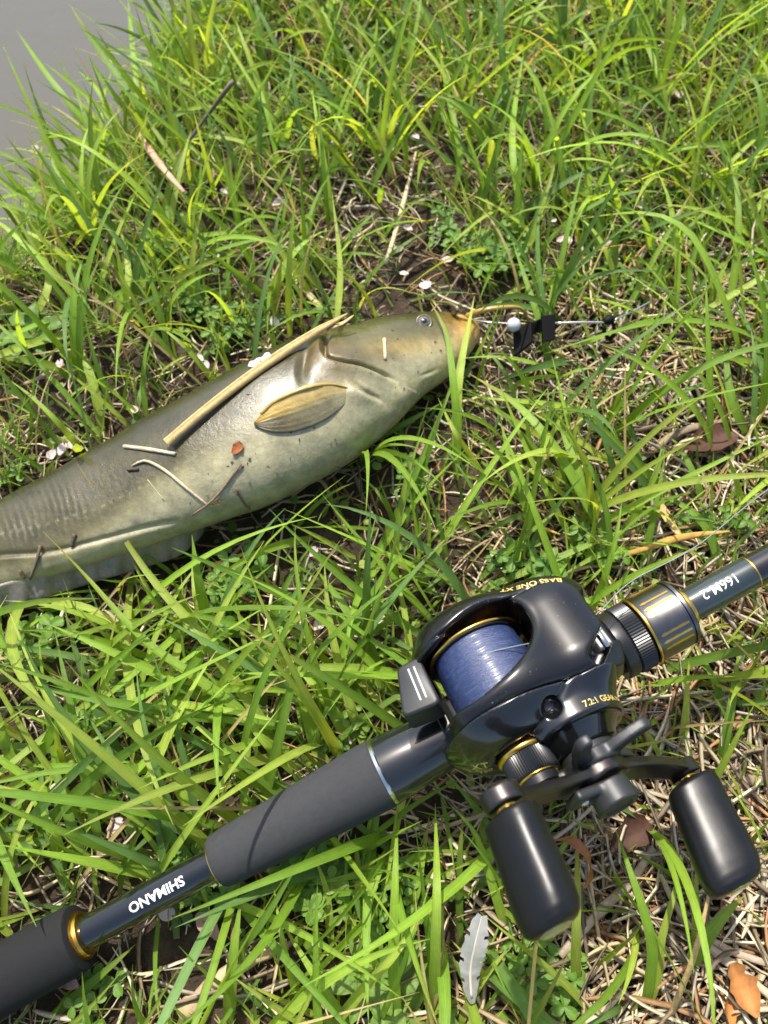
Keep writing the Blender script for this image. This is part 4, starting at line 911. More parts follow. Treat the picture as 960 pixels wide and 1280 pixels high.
# ------------------------------------------------------------------ hand-placed long blades, grouped into tufts by where they grow
def zone(x, y):
    if x < 260 and y < 260: return 'beside the murky water'
    if y < 330 and x >= 560: return 'behind the black lure'
    if y < 330: return 'on the bank behind the catfish'
    if x >= 600 and y < 720: return 'between lure and rod blank'
    if 470 <= x < 640 and y < 720: return 'at the catfish snout'
    if x < 300 and y < 620: return 'along the back of the catfish'
    if y < 1030 and x < 520: return 'between catfish belly and foam grip'
    if x >= 800 and y < 1000: return 'before the gold drum and blank'
    if x >= 660: return 'around the reel handle knobs'
    if x >= 360: return 'before the foam grip below the reel'
    return 'beside the black rear grip'
HERO = """380,966 345,925 290,846 246,787 175,680 105,587|4.6
383,968 353,933 266,862 179,799 100,712 68,668|4.4
266,800 258,770 247,720 240,646|5.0
770,692 740,640 690,555 641,502 585,466|5.0
768,690 745,640 715,570 690,500|4.2
570,600 572,540 567,480 552,425 538,377|4.0
571,598 571,537 574,470 593,370|4.6
607,597 585,565 567,537 533,487|2.6
1000,470 952,427 893,405 827,402 760,417 681,442|5.2
990,520 935,461 877,436 818,442|4.2
930,470 915,405 880,320 850,282 800,266 710,275|5.4
1010,350 960,320 900,290 855,270|5.0
1000,140 950,142 880,146 815,155|4.2
1010,190 955,180 880,182 800,195 772,202|4.4
980,110 960,85 920,60 860,45 787,15|4.2
840,170 825,100 800,40 765,5|3.8
740,290 737,245 732,165 715,120 677,95|4.2
880,240 850,210 780,180 700,185 625,212|4.2
803,1272 812,1225 815,1187 807,1147 787,1087 768,1033|4.2
806,1272 822,1220 827,1173 840,1127 856,1063|3.2
872,1200 871,1177 870,1133 870,1080|4.0
853,1222 887,1167 912,1137 930,1120|5.2
730,1222 767,1190 800,1157 816,1110|3.6
755,1290 723,1247 680,1207 640,1173 600,1140|3.6
720,1250 720,1167 722,1100 720,1040|3.6
498,1282 492,1208 494,1104 497,1012|4.0
542,1282 544,1187 546,1104 544,1004|3.8
505,1160 511,1142 523,1104 537,1018|3.4
450,1165 450,1120 447,1080 444,1042|3.6
440,1175 434,1125 432,1062|3.0
450,1180 465,1117 490,1060|3.4
640,1175 632,1158 615,1104 594,1042 560,1003|3.6
505,1280 527,1237 548,1179 556,1115|4.6
415,1180 413,1167 407,1108 388,1062|3.2
286,1282 290,1208 302,1117|4.6
412,1288 457,1233 498,1187 541,1119|3.6
300,1230 302,1187 332,1146 378,1070|3.4
70,1025 146,991 200,962 246,937|3.8
200,962 117,959 23,956|3.8
262,1050 222,985 187,927|5.0
80,1085 64,1037 35,991|4.4
108,1090 92,1040 76,985 62,930|4.2
412,965 402,950 373,886|5.4
445,925 437,915 408,882|5.0
380,975 330,925 292,880|4.6
4,1165 12,1072 41,1002 70,960|2.6
180,150 172,115 165,50 160,0|4.2
215,190 200,165 160,115 115,50 87,5|4.4
130,190 100,145 60,95 20,37|4.0
127,215 127,135 140,87|3.2
360,240 350,210 320,185 280,172 240,175 215,198|3.6
175,375 178,350 185,325 200,305 214,294|3.4
190,340 220,305 270,292 332,287|3.4
205,360 230,335 280,310 357,292|3.4
365,130 360,100 345,65 300,37 260,50|3.6
95,480 72,461 31,450 -10,446|4.6
108,575 100,562 72,528 37,494 0,467|4.0
128,545 119,490 103,444 81,406|4.6
480,850 476,838 452,791 425,751 393,708|4.4
403,958 390,915 377,870 361,811|5.4
490,868 448,842 405,826|4.0
443,938 409,878 365,826|5.0
258,792 247,747 240,690|4.6
200,957 150,958 92,958|4.8
233,1000 211,965 185,921|5.0
345,994 290,957 235,913|4.6
324,908 266,874 203,856 132,858|3.8
180,842 155,838 95,834|4.2
356,890 353,811 347,739|2.6
846,970 856,899 861,826|4.2
905,912 897,862 866,800|4.0
852,905 845,885 832,868 819,861|3.2
895,975 913,888 924,810|4.0
948,842 935,815 918,784|3.8
968,826 913,800 877,779|3.8
690,690 660,640 640,585 625,520|3.6
655,330 650,260 640,170 655,60|4.2
560,260 575,200 560,120 545,40|4.0
470,180 455,120 430,60 385,5|4.4
420,420 425,330 415,240|3.4
130,420 160,350 150,280|4.2
60,330 90,270 60,190|4.4
25,420 60,360 50,300|4.4
10,760 60,755 110,760 165,790|4.6
20,800 75,790 130,800|4.4
60,1275 130,1215 170,1180|3.6
880,640 870,600 850,560 835,545|3.8
905,720 880,655 840,625 815,625|4.2
945,560 915,500 905,420|4.6
820,690 760,690 700,720|3.6
870,420 862,340 890,260|4.2
760,360 770,300 750,230|3.4
690,470 672,395 640,300|3.6
440,1290 400,1230 350,1150|3.4
570,1290 600,1230 640,1180|3.2"""
tufts = {}
for ln_ in HERO.split('\n'):
    pts, w = ln_.split('|'); px_ = np.array([[float(v) for v in q_.split(',')] for q_ in pts.split()]); w = float(w) / 1e3
    L2 = np.r_[0, np.cumsum(np.hypot(*np.diff(px_, axis=0).T))]; lm = L2[-1] / 2.9e3                # rough length in metres
    s_ = L2 / L2[-1]; top = min(.055, .40 * lm) * random.uniform(.8, 1.2)
    arch = np.sin(np.clip(s_, 0, 1) * PI * random.uniform(.55, .85)); lying = (px_[:, 1].max() - px_[:, 1].min()) < 60
    if lying: top *= .75
    root = gp(px_[0][0], px_[0][1]); z0_ = float(gz(root[0], root[1])) if root[1] < .62 else 0
    z0_ = max(z0_, -.08)
    P3 = np.array([gp(x, y, z0_ + top * h) for (x, y), h in zip(px_, arch)])
    over_fish = inside(px_, fish_poly).any()
    if over_fish:
        P3 = np.array([fish_hit(x, y, .004 + .012 * random.random()) if inside(np.array([(x, y)]), fish_poly)[0] else gp(x, y, z0_ + .03 * min(1, s__ * 2.2)) for (x, y), s__ in zip(px_, s_)])
    C = catmull(P3, 16)[None]; Tm = C[0, -1] - C[0, 0]; sang = np.full((1, 16), math.atan2(Tm[1], Tm[0]) + PI / 2)
    col = (GREENS[random.choice([0, 1, 1, 3, 5, 2])] * random.uniform(.9, 1.3))[None]
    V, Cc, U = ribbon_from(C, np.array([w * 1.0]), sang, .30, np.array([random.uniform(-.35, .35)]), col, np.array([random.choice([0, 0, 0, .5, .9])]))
    for key, tt_ in tufts.items():
        if np.hypot(*(tt_['px'] - px_[0])) < 26 and tt_['zone'] == zone(*px_[0]): tt_['b'].append((V, Cc, U)); break
    else: tufts[len(tufts)] = dict(px=px_[0], zone=zone(*px_[0]), root=np.array([*root[:2], z0_]), b=[(V, Cc, U)])
# further tufts with several blades from one root
for k in range(52):
    for tries in range(40):
        P = scatter(1, True, (-.30, .32, -.06, .56), 1.5)
        if not len(P): continue
        px_ = proj(P)[0]
        if -30 < px_[0] < 990 and -20 < px_[1] < 1300: break
    nb = random.randint(4, 7); rt_ = P[0] + np.c_[RNG.normal(0, .002, nb), RNG.normal(0, .002, nb), np.zeros(nb)]; rt_[:, 2] = gz(rt_[:, 0], rt_[:, 1])
    cb = GREENS[RNG.integers(0, len(GREENS))][None] * RNG.uniform(.8, 1.25, (nb, 1))
    V, Cc, U = blade_arrays(rt_, RNG.uniform(0, 2 * PI, nb), RNG.uniform(.06, .12, nb), RNG.uniform(.0026, .0042, nb), RNG.uniform(.05, .35, nb), RNG.uniform(.7, 1.9, nb), S=13, colr=cb)
    ok = ~blocked(V[:, :, 1])
    if ok.sum() < 2: continue
    tufts[len(tufts)] = dict(px=px_, zone=zone(*px_), root=P[0], b=[(V[i:i + 1], Cc[i:i + 1], U[i:i + 1]) for i in range(nb) if ok[i]])
for key, tt_ in tufts.items():
    single = len(tt_['b']) == 1
    cb_ = tt_['b'][0][1][0, 5, 0]; tipc = tt_['b'][0][1][0, -2, 0]
    hue = 'yellowish' if cb_[0] / cb_[1] > .70 else ('bright' if cb_[1] > .24 else 'deep')
    ext = np.vstack([b_[0].reshape(-1, 3) for b_ in tt_['b']]); reach = np.linalg.norm(ext - tt_['root'], axis=1).max()
    size = 'long' if reach > .085 else ('short' if reach < .05 else 'middling')
    dry = ' with dry tip' if tipc[0] > tipc[1] * .95 else ''
    cnt = {2: 'two', 3: 'three', 4: 'four', 5: 'five', 6: 'six', 7: 'seven'}.get(len(tt_['b']), 'many')
    lab = (f"single {size} {hue} green grass shoot{dry} " if single else f"{size} {hue} green tuft of {cnt} grass blades ") + tt_['zone']
    r0 = tt_['root']
    if not single:
        e_ = empty('grass_tuft', tuple(r0)); tag(e_, lab, 'grass', lab)
    for V, Cc, U in tt_['b']:
        me = mk_mesh(V.reshape(-1, 3) - r0, blade_faces(1, V.shape[1]), 'blade', True, Cc.reshape(-1, 3), U.reshape(-1, 2)); me.materials.append(M['grass'])
        o = bpy.data.objects.new('grass_shoot' if single else 'blade', me); COL.objects.link(o)
        if single: o.location = tuple(r0); tag(o, lab, 'grass', lab)
        else: o.parent = e_

# ------------------------------------------------------------------ clover plants
def leaflet_mesh(ln, wd, col):
    V, C, F = [], [], []; nu, nv = 7, 5
    for i in range(nu):
        t = i / (nu - 1); w = wd * (math.sin(PI * min(1, t * .92 + .04)) ** .62) * (.55 + .45 * t)
        for j in range(nv):
            s = (j / (nv - 1) - .5) * 2; notch = .10 * ln * (1 - abs(s)) * (t > .9)
            V.append((s * w * .5, t * ln - notch, -.18 * ln * t * t + .22 * abs(s) * w)); C.append(np.array(col) * (1.15 if abs(s) < .1 else 1) * (.9 + .25 * t))
    for i in range(nu - 1):
        for j in range(nv - 1): F.append((i * nv + j, i * nv + j + 1, (i + 1) * nv + j + 1, (i + 1) * nv + j))
    me = mk_mesh(V, F, 'leaflet', True, np.array(C)); me.materials.append(M['clover']); return me
def make_clover(seed):
    r = random.Random(seed); root = empty('clover_plant'); col = r.choice([(.085, .185, .024), (.115, .225, .030), (.075, .165, .030), (.15, .25, .040)])
    lm = leaflet_mesh(.0062, .0058, col)
    for k in range(r.randint(5, 7)):
        a = r.uniform(0, 2 * PI); d = r.uniform(.004, .016); h = r.uniform(.006, .018)
        top = np.array((d * math.cos(a), d * math.sin(a), h))
        vf = tube([(0, 0, -.001), tuple(top * .5 + np.array((0, 0, h * .2))), tuple(top)], .0004, 5, 7)
        st = part('stalk', vf, M['clover'], root, (.12, .17, .05)); st.matrix_parent_inverse = Matrix.Identity(4)
        a0 = r.uniform(0, 2 * PI); sc = r.uniform(.75, 1.25)
        for q_ in range(3):
            o = bpy.data.objects.new('leaflet', lm); COL.objects.link(o); o.parent = root
            o.location = tuple(top); o.rotation_euler = (r.uniform(-.15, .35), r.uniform(-.2, .2), a0 + q_ * 2 * PI / 3); o.scale = (sc,) * 3
    root['info'] = {(.085, .185, .024): 'mid green', (.115, .225, .030): 'fresh green', (.075, .165, .030): 'dark green', (.15, .25, .040): 'pale green'}[col] + f' {sum(c_.name.startswith("stalk") for c_ in root.children)}'
    return root
def copy_tree(o, parent=None):
    c = o.copy(); COL.objects.link(c); c.parent = parent
    for ch in list(o.children): copy_tree(ch, c)
    return c
CLOVER = [(300, 738, 4), (240, 1092, 6), (395, 1078, 6), (430, 1130, 3), (640, 715, 4), (690, 745, 3), (665, 1215, 4), (700, 1240, 3), (690, 1195, 2), (620, 335, 5), (645, 300, 3), (550, 290, 3), (565, 320, 2), (180, 870, 2),
          (60, 790, 1), (150, 1180, 4), (60, 1240, 4), (110, 1260, 3), (420, 905, 2), (300, 840, 1), (220, 300, 3), (240, 385, 4), (290, 420, 3), (40, 610, 3), (500, 600, 2), (820, 340, 2), (870, 650, 2), (735, 690, 2), (30, 830, 2), (470, 1090, 3)]
protos = [make_clover(k) for k in range(5)]; used = [False] * 5; nclv = 0
for (cx, cy, n_) in CLOVER:
    for k in range(n_):
        p = gp(cx + random.gauss(0, 17), cy + random.gauss(0, 12)); p[2] = float(gz(p[0], p[1]))
        if blocked((p + np.array([(0, 0, .012), (.008, 0, .012), (-.008, 0, .012), (0, .008, .012), (0, -.008, .012)]))[None])[0]: continue
        i = random.randrange(5); o = protos[i] if not used[i] else copy_tree(protos[i]); used[i] = True
        o.location = tuple(p); o.rotation_euler = (0, 0, random.uniform(0, 6.28)); o.scale = (random.uniform(.5, .85),) * 3; nclv += 1
        z_ = zone(cx, cy); hue_, ns_ = protos[i]['info'].rsplit(' ', 1)
        lab_ = f"{'tiny' if o.scale[0] < .66 else 'small'} {hue_} clover with {({'5': 'five', '6': 'six', '7': 'seven'})[ns_]} stalks {z_}"; tag(o, lab_, 'clover', lab_)
# tiny leaves of ground cover between the grass
P = scatter(4200, True, (-.38, .38, -.10, .6), .5); P = P[vnoise(P[:, 0], P[:, 1], 44, 40) > -.05]; N = len(P)
az = RNG.uniform(0, 6.3, N); ln = RNG.uniform(.0025, .0055, N); hh = RNG.uniform(.002, .010, N); C0 = P + np.c_[np.zeros(N), np.zeros(N), hh]
d1 = np.stack([np.cos(az), np.sin(az), RNG.normal(0, .25, N)], 1); d2 = np.stack([-np.sin(az), np.cos(az), RNG.normal(0, .25, N)], 1)
shape = [(0, 0), (.35, .42), (.8, .38), (1, 0), (.8, -.38), (.35, -.42)]
V = np.stack([C0 + d1 * (ln * a)[:, None] + d2 * (ln * b)[:, None] - np.array([0, 0, 1.0]) * (ln * .25 * a * a)[:, None] for a, b in shape], 1)
ok = ~blocked(V); V = V[ok]; N = len(V); idx = np.arange(N * 6).reshape(N, 6)
cc = GREENS[RNG.integers(0, 6, N)] * RNG.uniform(.5, .9, (N, 1))
tag(link_mesh('ground_cover', mk_mesh(V.reshape(-1, 3), idx, 'ground_cover', True, np.repeat(cc, 6, 0)), None, M['clover']), 'tiny round leaves of weeds between the grass', 'ground cover', kind='stuff')

# broad-leaved weed below the reel
def weed(px_, n_, size, label, col):
    p = gp(*px_); p[2] = float(gz(p[0], p[1])); e_ = empty('leafy_weed', tuple(p)); tag(e_, label, 'weed')
    for k in range(n_):
        a = 2 * PI * k / n_ * 1.0 + random.uniform(-.3, .3) + (k // 4) * .5; el = random.uniform(.35, 1.0); ln_ = size * random.uniform(.7, 1.1); nu, nv = 9, 5; V, F, C = [], [], []
        for i in range(nu):
            t = i / (nu - 1); w = ln_ * .40 * math.sin(PI * (t ** .8) * .97 + .02) + .0004; rr_ = ln_ * t; zz = ln_ * (math.sin(el) * t - .45 * t * t)
            for j in range(nv):
                s = (j / (nv - 1) - .5) * 2; x_, y_ = rr_ * math.cos(el * .6), s * w * .5
                V.append((x_ * math.cos(a) - y_ * math.sin(a), x_ * math.sin(a) + y_ * math.cos(a), max(.001, zz + .003 + .18 * abs(s) * w + .0006 * math.sin(i * 2 + j)))); C.append(np.array(col) * (1.3 if abs(s) < .1 else random.uniform(.9, 1.05)))
        for i in range(nu - 1):
            for j in range(nv - 1): F.append((i * nv + j, i * nv + j + 1, (i + 1) * nv + j + 1, (i + 1) * nv + j))
        me = mk_mesh(V, F, 'leaf', True, np.array(C)); me.materials.append(M['clover']); o = bpy.data.objects.new('leaf', me); COL.objects.link(o); o.parent = e_
weed((465, 1215), 9, .022, 'pale green broad-leaved weed below the foam grip', (.15, .25, .045))
weed((490, 1250), 7, .019, 'second pale broad-leaved weed nearest the white feather', (.16, .26, .05))
weed((45, 425), 8, .022, 'broad-leaved weed on bare soil behind the catfish', (.11, .20, .035))
weed((75, 555), 6, .010, 'small pale bud weed touching the back of the catfish', (.24, .30, .09))

# ------------------------------------------------------------------ straws, twigs and petals
def rod_thing(name, pts, rad, mat, col, label, cat, group=None, sides=8, flat=1.0, n=None, wob=.06):
    V, F = tube(pts, rad, sides, n, flat, True, wob); c = np.mean(V, 0); c[2] = V[:, 2].min()
    me = mk_mesh(V - c, F, name, True, np.array(col) * RNG.uniform(.8, 1.15, (len(V), 1))); me.materials.append(mat)
    o = bpy.data.objects.new(name, me); COL.objects.link(o); o.location = tuple(c); return tag(o, label, cat, group)
FH = fish_hit
# the split reed lying over the fish: a long hollow half-tube
ra, rb = FH(213, 558, .0030), gp(434, 392, .046); reed = []
for k in range(7):
    t_ = k / 6; q_ = ra * (1 - t_) + rb * t_; h_ = fish_bvh.ray_cast(Vector((q_[0], q_[1], .2)), Vector((0, 0, -1))); q_ = q_.copy()
    if h_[0] is not None: q_[2] = max(q_[2], h_[0].z + .0016)
    reed.append(q_)
zz_ = np.polyval(np.polyfit(np.arange(7), [q_[2] for q_ in reed], 2), np.arange(7)); reed = [np.array([q_[0], q_[1], z_ + .0006]) for q_, z_ in zip(reed, zz_)]
V, F = [], []; P_ = catmull(reed, 44); T_, S_, U_ = frames(P_); R_ = np.interp(np.linspace(0, 1, 44), [0, .1, .6, .85, 1], [.0020, .0020, .0023, .0018, .0004]); cs = []
for i in range(44):
    for k in range(14):
        for rr_, kk in ((1.0, 0), ):
            a = math.radians(-60 + 300 * k / 13); V.append(P_[i] + R_[i] * (math.cos(a) * S_[i] + .62 * math.sin(a) * U_[i])); cs.append(np.array((.42, .30, .125)) * (1.0 + .42 * math.sin(k * 2.3 + 1) + .10 * math.sin(i * .9 + k)) * (.55 if k in (0, 13) else 1))
for i in range(44):
    for k in range(14):
        a = math.radians(-60 + 300 * k / 13); V.append(P_[i] + R_[i] * .74 * (math.cos(a) * S_[i] + .62 * math.sin(a) * U_[i])); cs.append(np.array((.22, .14, .06)))
nn = 44 * 14
for i in range(43):
    for k in range(13):
        q_ = (i * 14 + k, i * 14 + k + 1, (i + 1) * 14 + k + 1, (i + 1) * 14 + k); F.append(q_); F.append(tuple(v + nn for v in q_[::-1]))
    for k in (0, 13): F.append((i * 14 + k, (i + 1) * 14 + k, (i + 1) * 14 + k + nn, i * 14 + k + nn))
for i in (0, 43):
    for k in range(13): F.append((i * 14 + k, i * 14 + k + 1, i * 14 + k + 1 + nn, i * 14 + k + nn))
me = mk_mesh(np.array(V) - reed[0], F, 'reed', True, np.array(cs)); me.materials.append(M['straw']); o = bpy.data.objects.new('reed_stalk', me); COL.objects.link(o); o.location = tuple(reed[0])
tag(o, 'long tan split reed stalk lying across the catfish flank', 'reed')
rod_thing('reed_splinter', [gp(408, 411, .046), gp(428, 404, .046), gp(442, 394, .046)], [.0012, .0010, .0003], M['straw'], (.48, .36, .18), 'short frayed splinter at the tip of the reed stalk', 'reed', flat=.4)
TW = [([(156, 559, .001), (190, 563, .001), (220, 568, .001)], [.0012, .0013, .0011], (.50, .42, .29), 'short pale straight straw on the catfish touching the reed'),
      ([(166, 583, .0008), (182, 577, .0014), (205, 587, .001), (235, 611, .001), (263, 633, .001)], [.0005, .0010, .0010, .0009, .0006], (.50, .40, .27), 'thin curved pale straw on the catfish flank'),
      ([(240, 643, .001), (268, 622, .0012), (302, 580, .0016)], [.0006, .0008, .0007], (.20, .14, .09), 'thin dark brown twig near the catfish belly'),
      ([(38, 722, .001), (47, 700, .0012), (52, 682, .0014)], [.0009, .0008, .0011], (.14, .10, .07), 'dark twig stuck upright on the catfish tail'),
      ([(90, 682, .001), (94, 668, .001)], [.0010, .0012], (.11, .08, .06), 'tiny dark twig bit on the catfish tail'),
      ([(25, 712, .001), (31, 722, .001)], [.001, .0008], (.16, .10, .07), 'stubby brown twig bit low on the catfish tail'),
      ([(295, 610, .001), (305, 628, .001), (312, 634, .001)], [.0008, .0006, .0004], (.13, .09, .06), 'forked dark rootlet low on the catfish belly'),
      ([(160, 588, .0008), (174, 587, .0008)], [.0009, .0009], (.07, .06, .05), 'black speck of bark on the catfish flank'),
      ([(185, 600, .0006), (205, 625, .0006)], [.0003, .0003], (.38, .36, .22), 'hair-thin pale root fibre on the catfish flank'),
      ([(480, 425, .0008), (481, 450, .0008)], [.0013, .0010], (.55, .42, .26), 'pale bark chip on the catfish cheek')]
for pts, rad, col, lab in TW: rod_thing('twig', [FH(x, y, l_ * .7) for x, y, l_ in pts], [r_ * .68 for r_ in rad], M['bark'], col, lab, 'twig')
GT = [([(168, 162), (185, 185), (205, 212), (230, 240)], [.0022, .0020, .0018, .0010], .055, (.50, .30, .20), 'reddish tan dry reed stem leaning in grass by the water'),
      ([(215, 205), (255, 150), (290, 103)], [.0016, .0017, .0020], .05, (.16, .13, .10), 'dark grey broken twig leaning in grass by the water'),
      ([(340, 318), (372, 352), (410, 396)], [.0010, .0020, .0014], .012, (.46, .36, .24), 'dry flat stem pointing at the tip of the reed'),
      ([(700, 345), (725, 330), (765, 302), (795, 296)], [.0008, .0020, .0014, .0006], .016, (.36, .30, .24), 'withered grey leaf stalk behind the lure'),
      ([(800, 575), (850, 540), (905, 528), (960, 520)], [.0014, .0022, .0020, .0014], .008, (.26, .20, .14), 'brown rotting stem on the straw beside the dead leaf'),
      ([(815, 452), (826, 480), (842, 508)], [.0009, .0012, .0007], .012, (.12, .09, .09), 'dark purple-brown stalk standing below the lure'),
      ([(225, 1268), (262, 1236), (300, 1206), (360, 1180)], [.0030, .0032, .0028, .0016], .006, (.45, .34, .20), 'thick pale dry stem lying before the rear grip'),
      ([(700, 1195), (740, 1150), (790, 1100), (816, 1060)], [.0016, .0018, .0018, .0014], .010, (.38, .31, .22), 'grey dry stalk lying between the handle knobs'),
      ([(833, 1282), (852, 1235), (870, 1187), (893, 1087)], [.0012, .0011, .0010, .0004], .05, (.55, .38, .16), 'upright thin tan stalk before the right knob'),
      ([(870, 990), (905, 985), (950, 972), (1000, 960)], [.0022, .0024, .0022, .0020], .009, (.30, .22, .15), 'brown stick on straw beside the right knob'),
      ([(880, 1180), (920, 1210), (975, 1255)], [.0016, .0018, .0014], .012, (.46, .37, .26), 'flat pale straw below the right knob'),
      ([(845, 1145), (905, 1185), (960, 1205)], [.0012, .0015, .0010], .009, (.42, .33, .24), 'dry straw slanting under the right knob'),
      ([(755, 700), (800, 688), (850, 672), (912, 664)], [.0007, .0016, .0018, .0005], .03, (.42, .26, .06), 'yellow brown dying grass stalk above the rod blank'),
      ([(640, 645), (665, 655), (700, 668)], [.0006, .0010, .0004], .018, (.50, .32, .08), 'short orange grass stalk between lure and reel'),
      ([(482, 330), (500, 270), (520, 190)], [.0010, .0014, .0006], .02, (.52, .44, .28), 'bleached straw standing on bare soil behind the snout'),
      ([(520, 255), (545, 243), (562, 236)], [.0014, .0014, .0010], .008, (.24, .18, .12), 'short brown twig on the soil behind the catfish'),
      ([(80, 455), (50, 472), (30, 480)], [.0014, .0013, .0010], .006, (.36, .28, .19), 'dry twig on bare soil behind the catfish back'),
      ([(365, 620), (400, 600), (420, 640), (435, 665)], [.0005, .0008, .0010, .0004], .014, (.45, .27, .16), 'curled brown rootlet under the catfish belly'),
      ([(270, 705), (305, 692), (330, 676)], [.0010, .0009, .0005], .014, (.56, .36, .10), 'orange straw on the dark soil under the catfish')]
for pts, rad, zt, col, lab in GT:
    n_ = len(pts); P3 = []
    for k, (x, y) in enumerate(pts):
        b_ = gp(x, y); P3.append(gp(x, y, max(float(gz(b_[0], b_[1])), -.05) + .003 + zt * (k / (n_ - 1) if zt > .025 else .4)))
    rod_thing('dry_stalk', P3, rad, M['straw'], col, lab, 'stalk', flat=.6, wob=.10)
# curled rust-coloured leaf strip under the left knob
P3 = pixels([(690, 1050, .02), (715, 1052, .024), (735, 1072, .022), (738, 1095, .016), (728, 1112, .01)])
C = catmull(P3, 14)[None]; V, Cc, U = ribbon_from(C, np.array([.0042]), np.linspace(.3, 2.0, 14)[None], .5, np.array([.5]), np.array([(.33, .13, .05)]), np.array([0.0]))
me = mk_mesh(V.reshape(-1, 3), blade_faces(1, 14), 'strip', True, Cc.reshape(-1, 3), U.reshape(-1, 2)); tag(link_mesh('dead_leaf', me, None, M['straw']), 'rust-coloured curled leaf strip beside the left handle knob', 'leaf')
def flat_leaf(name, px_, z, ln_, wd, rot, col, mat, label, cat, group=None, on_fish=False, curl=.25, jag=0.0, notch=0.0):
    c = FH(px_[0], px_[1], .0009) if on_fish else gp(px_[0], px_[1], z)
    if not on_fish: c = c.copy(); c[2] = max(float(gz(c[0], c[1])), -.05) + z; c = gp(px_[0], px_[1], c[2])
    nu, nv = 9, 7; V, F, C = [], [], []; tx, ty = (random.uniform(-.25, .25), random.uniform(-.25, .25)) if not on_fish else (0, 0)
    for i in range(nu):
        t = i / (nu - 1); w = wd * (math.sin(PI * (t * .94 + .03)) ** .6) * (.6 + .5 * t) * (1 + jag * random.uniform(-1, 1))
        for j in range(nv):
            s = (j / (nv - 1) - .5) * 2; x_ = (t - .5) * ln_ - notch * ln_ * (1 - abs(s)) * (t > .95); y_ = s * w * .5
            zz = curl * (s * s * w * .5 + (t - .5) ** 2 * ln_ * .8) + .0003 * math.sin(i * 1.7 + j * 2.1)
            V.append((x_ * math.cos(rot) - y_ * math.sin(rot), x_ * math.sin(rot) + y_ * math.cos(rot), zz + tx * x_ + ty * y_)); C.append(np.array(col) * random.uniform(.94, 1.06))
    for i in range(nu - 1):
        for j in range(nv - 1): F.append((i * nv + j, i * nv + j + 1, (i + 1) * nv + j + 1, (i + 1) * nv + j))
    nn = len(V); V += [(v[0], v[1], v[2] - .00025) for v in V]; C += C; F += [tuple(k + nn for k in q_[::-1]) for q_ in F]
    if on_fish:
        h = fish_bvh.find_nearest(Vector(c)); nrm = h[1] if h[1].z > 0 else -h[1]; Rm = nrm.to_track_quat('Z', 'Y').to_matrix(); V = [tuple(Rm @ Vector(v)) for v in V]
    me = mk_mesh(V, F, name, True, np.array(C)); me.materials.append(mat); o = bpy.data.objects.new(name, me); COL.objects.link(o); o.location = tuple(c); return tag(o, label, cat, group)
PET = [(250, 448, 8), (257, 458, 10), (78, 562, 11), (65, 568, 9), (90, 556, 8), (55, 605, 7), (168, 512, 8), (98, 424, 10), (75, 455, 9), (348, 253, 12), (283, 240, 11), (415, 180, 8), (300, 105, 8), (45, 185, 8),
       (520, 172, 9), (720, 92, 10), (848, 118, 10), (838, 138, 9), (793, 180, 9), (690, 232, 9), (708, 300, 11), (690, 275, 9), (802, 258, 11), (560, 325, 11), (532, 357, 13), (510, 285, 9), (498, 312, 9), (505, 342, 8), (343, 402, 10), (330, 452, 0),
       (400, 780, 11), (392, 690, 8), (472, 775, 8), (145, 1032, 11), (207, 1140, 11), (640, 405, 0), (700, 300, 7), (270, 320, 7), (540, 555, 8), (685, 590, 8), (70, 985, 9)]
for (x, y, sz) in PET:
    if not sz: continue
    pk = (.62, .53, .57) if random.random() < .6 else (.62, .60, .60); z_ = zone(x, y)
    flat_leaf('blossom_petal', (x, y), .010, sz * .00062, sz * .00050, random.uniform(0, 6.28), pk, M['petal'], 'fallen pale pink blossom petal ' + z_, 'petal', 'blossom petals ' + z_, curl=.35, notch=.15)
flat_leaf('blossom_petal', (320, 456), 0, .0068, .0054, .3, (.80, .72, .80), M['petal'], 'lilac white petal on the catfish beside the reed', 'petal', on_fish=True, curl=.2, notch=.15)
flat_leaf('blossom_petal', (334, 449), 0, .0066, .0052, 1.0, (.80, .70, .79), M['petal'], 'pink petal on the catfish back touching the reed', 'petal', on_fish=True, curl=.2, notch=.15)
flat_leaf('seed_husk', (297, 561), 0, .0058, .0046, 1.0, (.30, .10, .03), M['straw'], 'rusty brown seed husk stuck on the catfish flank', 'seed', on_fish=True, curl=.3, jag=.1)
flat_leaf('bark_chip', (271, 628), 0, .0050, .0020, .2, (.50, .34, .12), M['straw'], 'small tan bark chip low on the catfish belly', 'bark', on_fish=True)
flat_leaf('dead_leaf', (885, 552), .008, .030, .016, .4, (.085, .040, .028), M['straw'], 'dark red-brown dead leaf on straw right of the lure', 'leaf', curl=.4, jag=.15)
flat_leaf('dead_leaf', (925, 1236), .010, .016, .010, 1.9, (.42, .19, .06), M['straw'], 'crumpled orange dead leaf below the right knob', 'leaf', curl=.9, jag=.35)
flat_leaf('dead_leaf', (912, 1262), .008, .009, .006, 1.2, (.45, .19, .05), M['straw'], 'small orange leaf scrap beside the crumpled dead leaf', 'leaf', curl=.9, jag=.3)
flat_leaf('dead_leaf', (785, 1045), .008, .018, .013, .6, (.07, .032, .02), M['straw'], 'dark brown dead leaf under the reel handle', 'leaf', curl=.5, jag=.2)
flat_leaf('dead_leaf', (262, 1158), .010, .012, .006, 2.4, (.35, .22, .20), M['straw'], 'dusty pink withered leaf before the rear blank', 'leaf', curl=.5, jag=.15)
flat_leaf('dead_leaf', (85, 1225), .014, .010, .006, 2.8, (.38, .25, .20), M['straw'], 'tan withered leaf scrap under the rear grip', 'leaf', curl=.5, jag=.15)
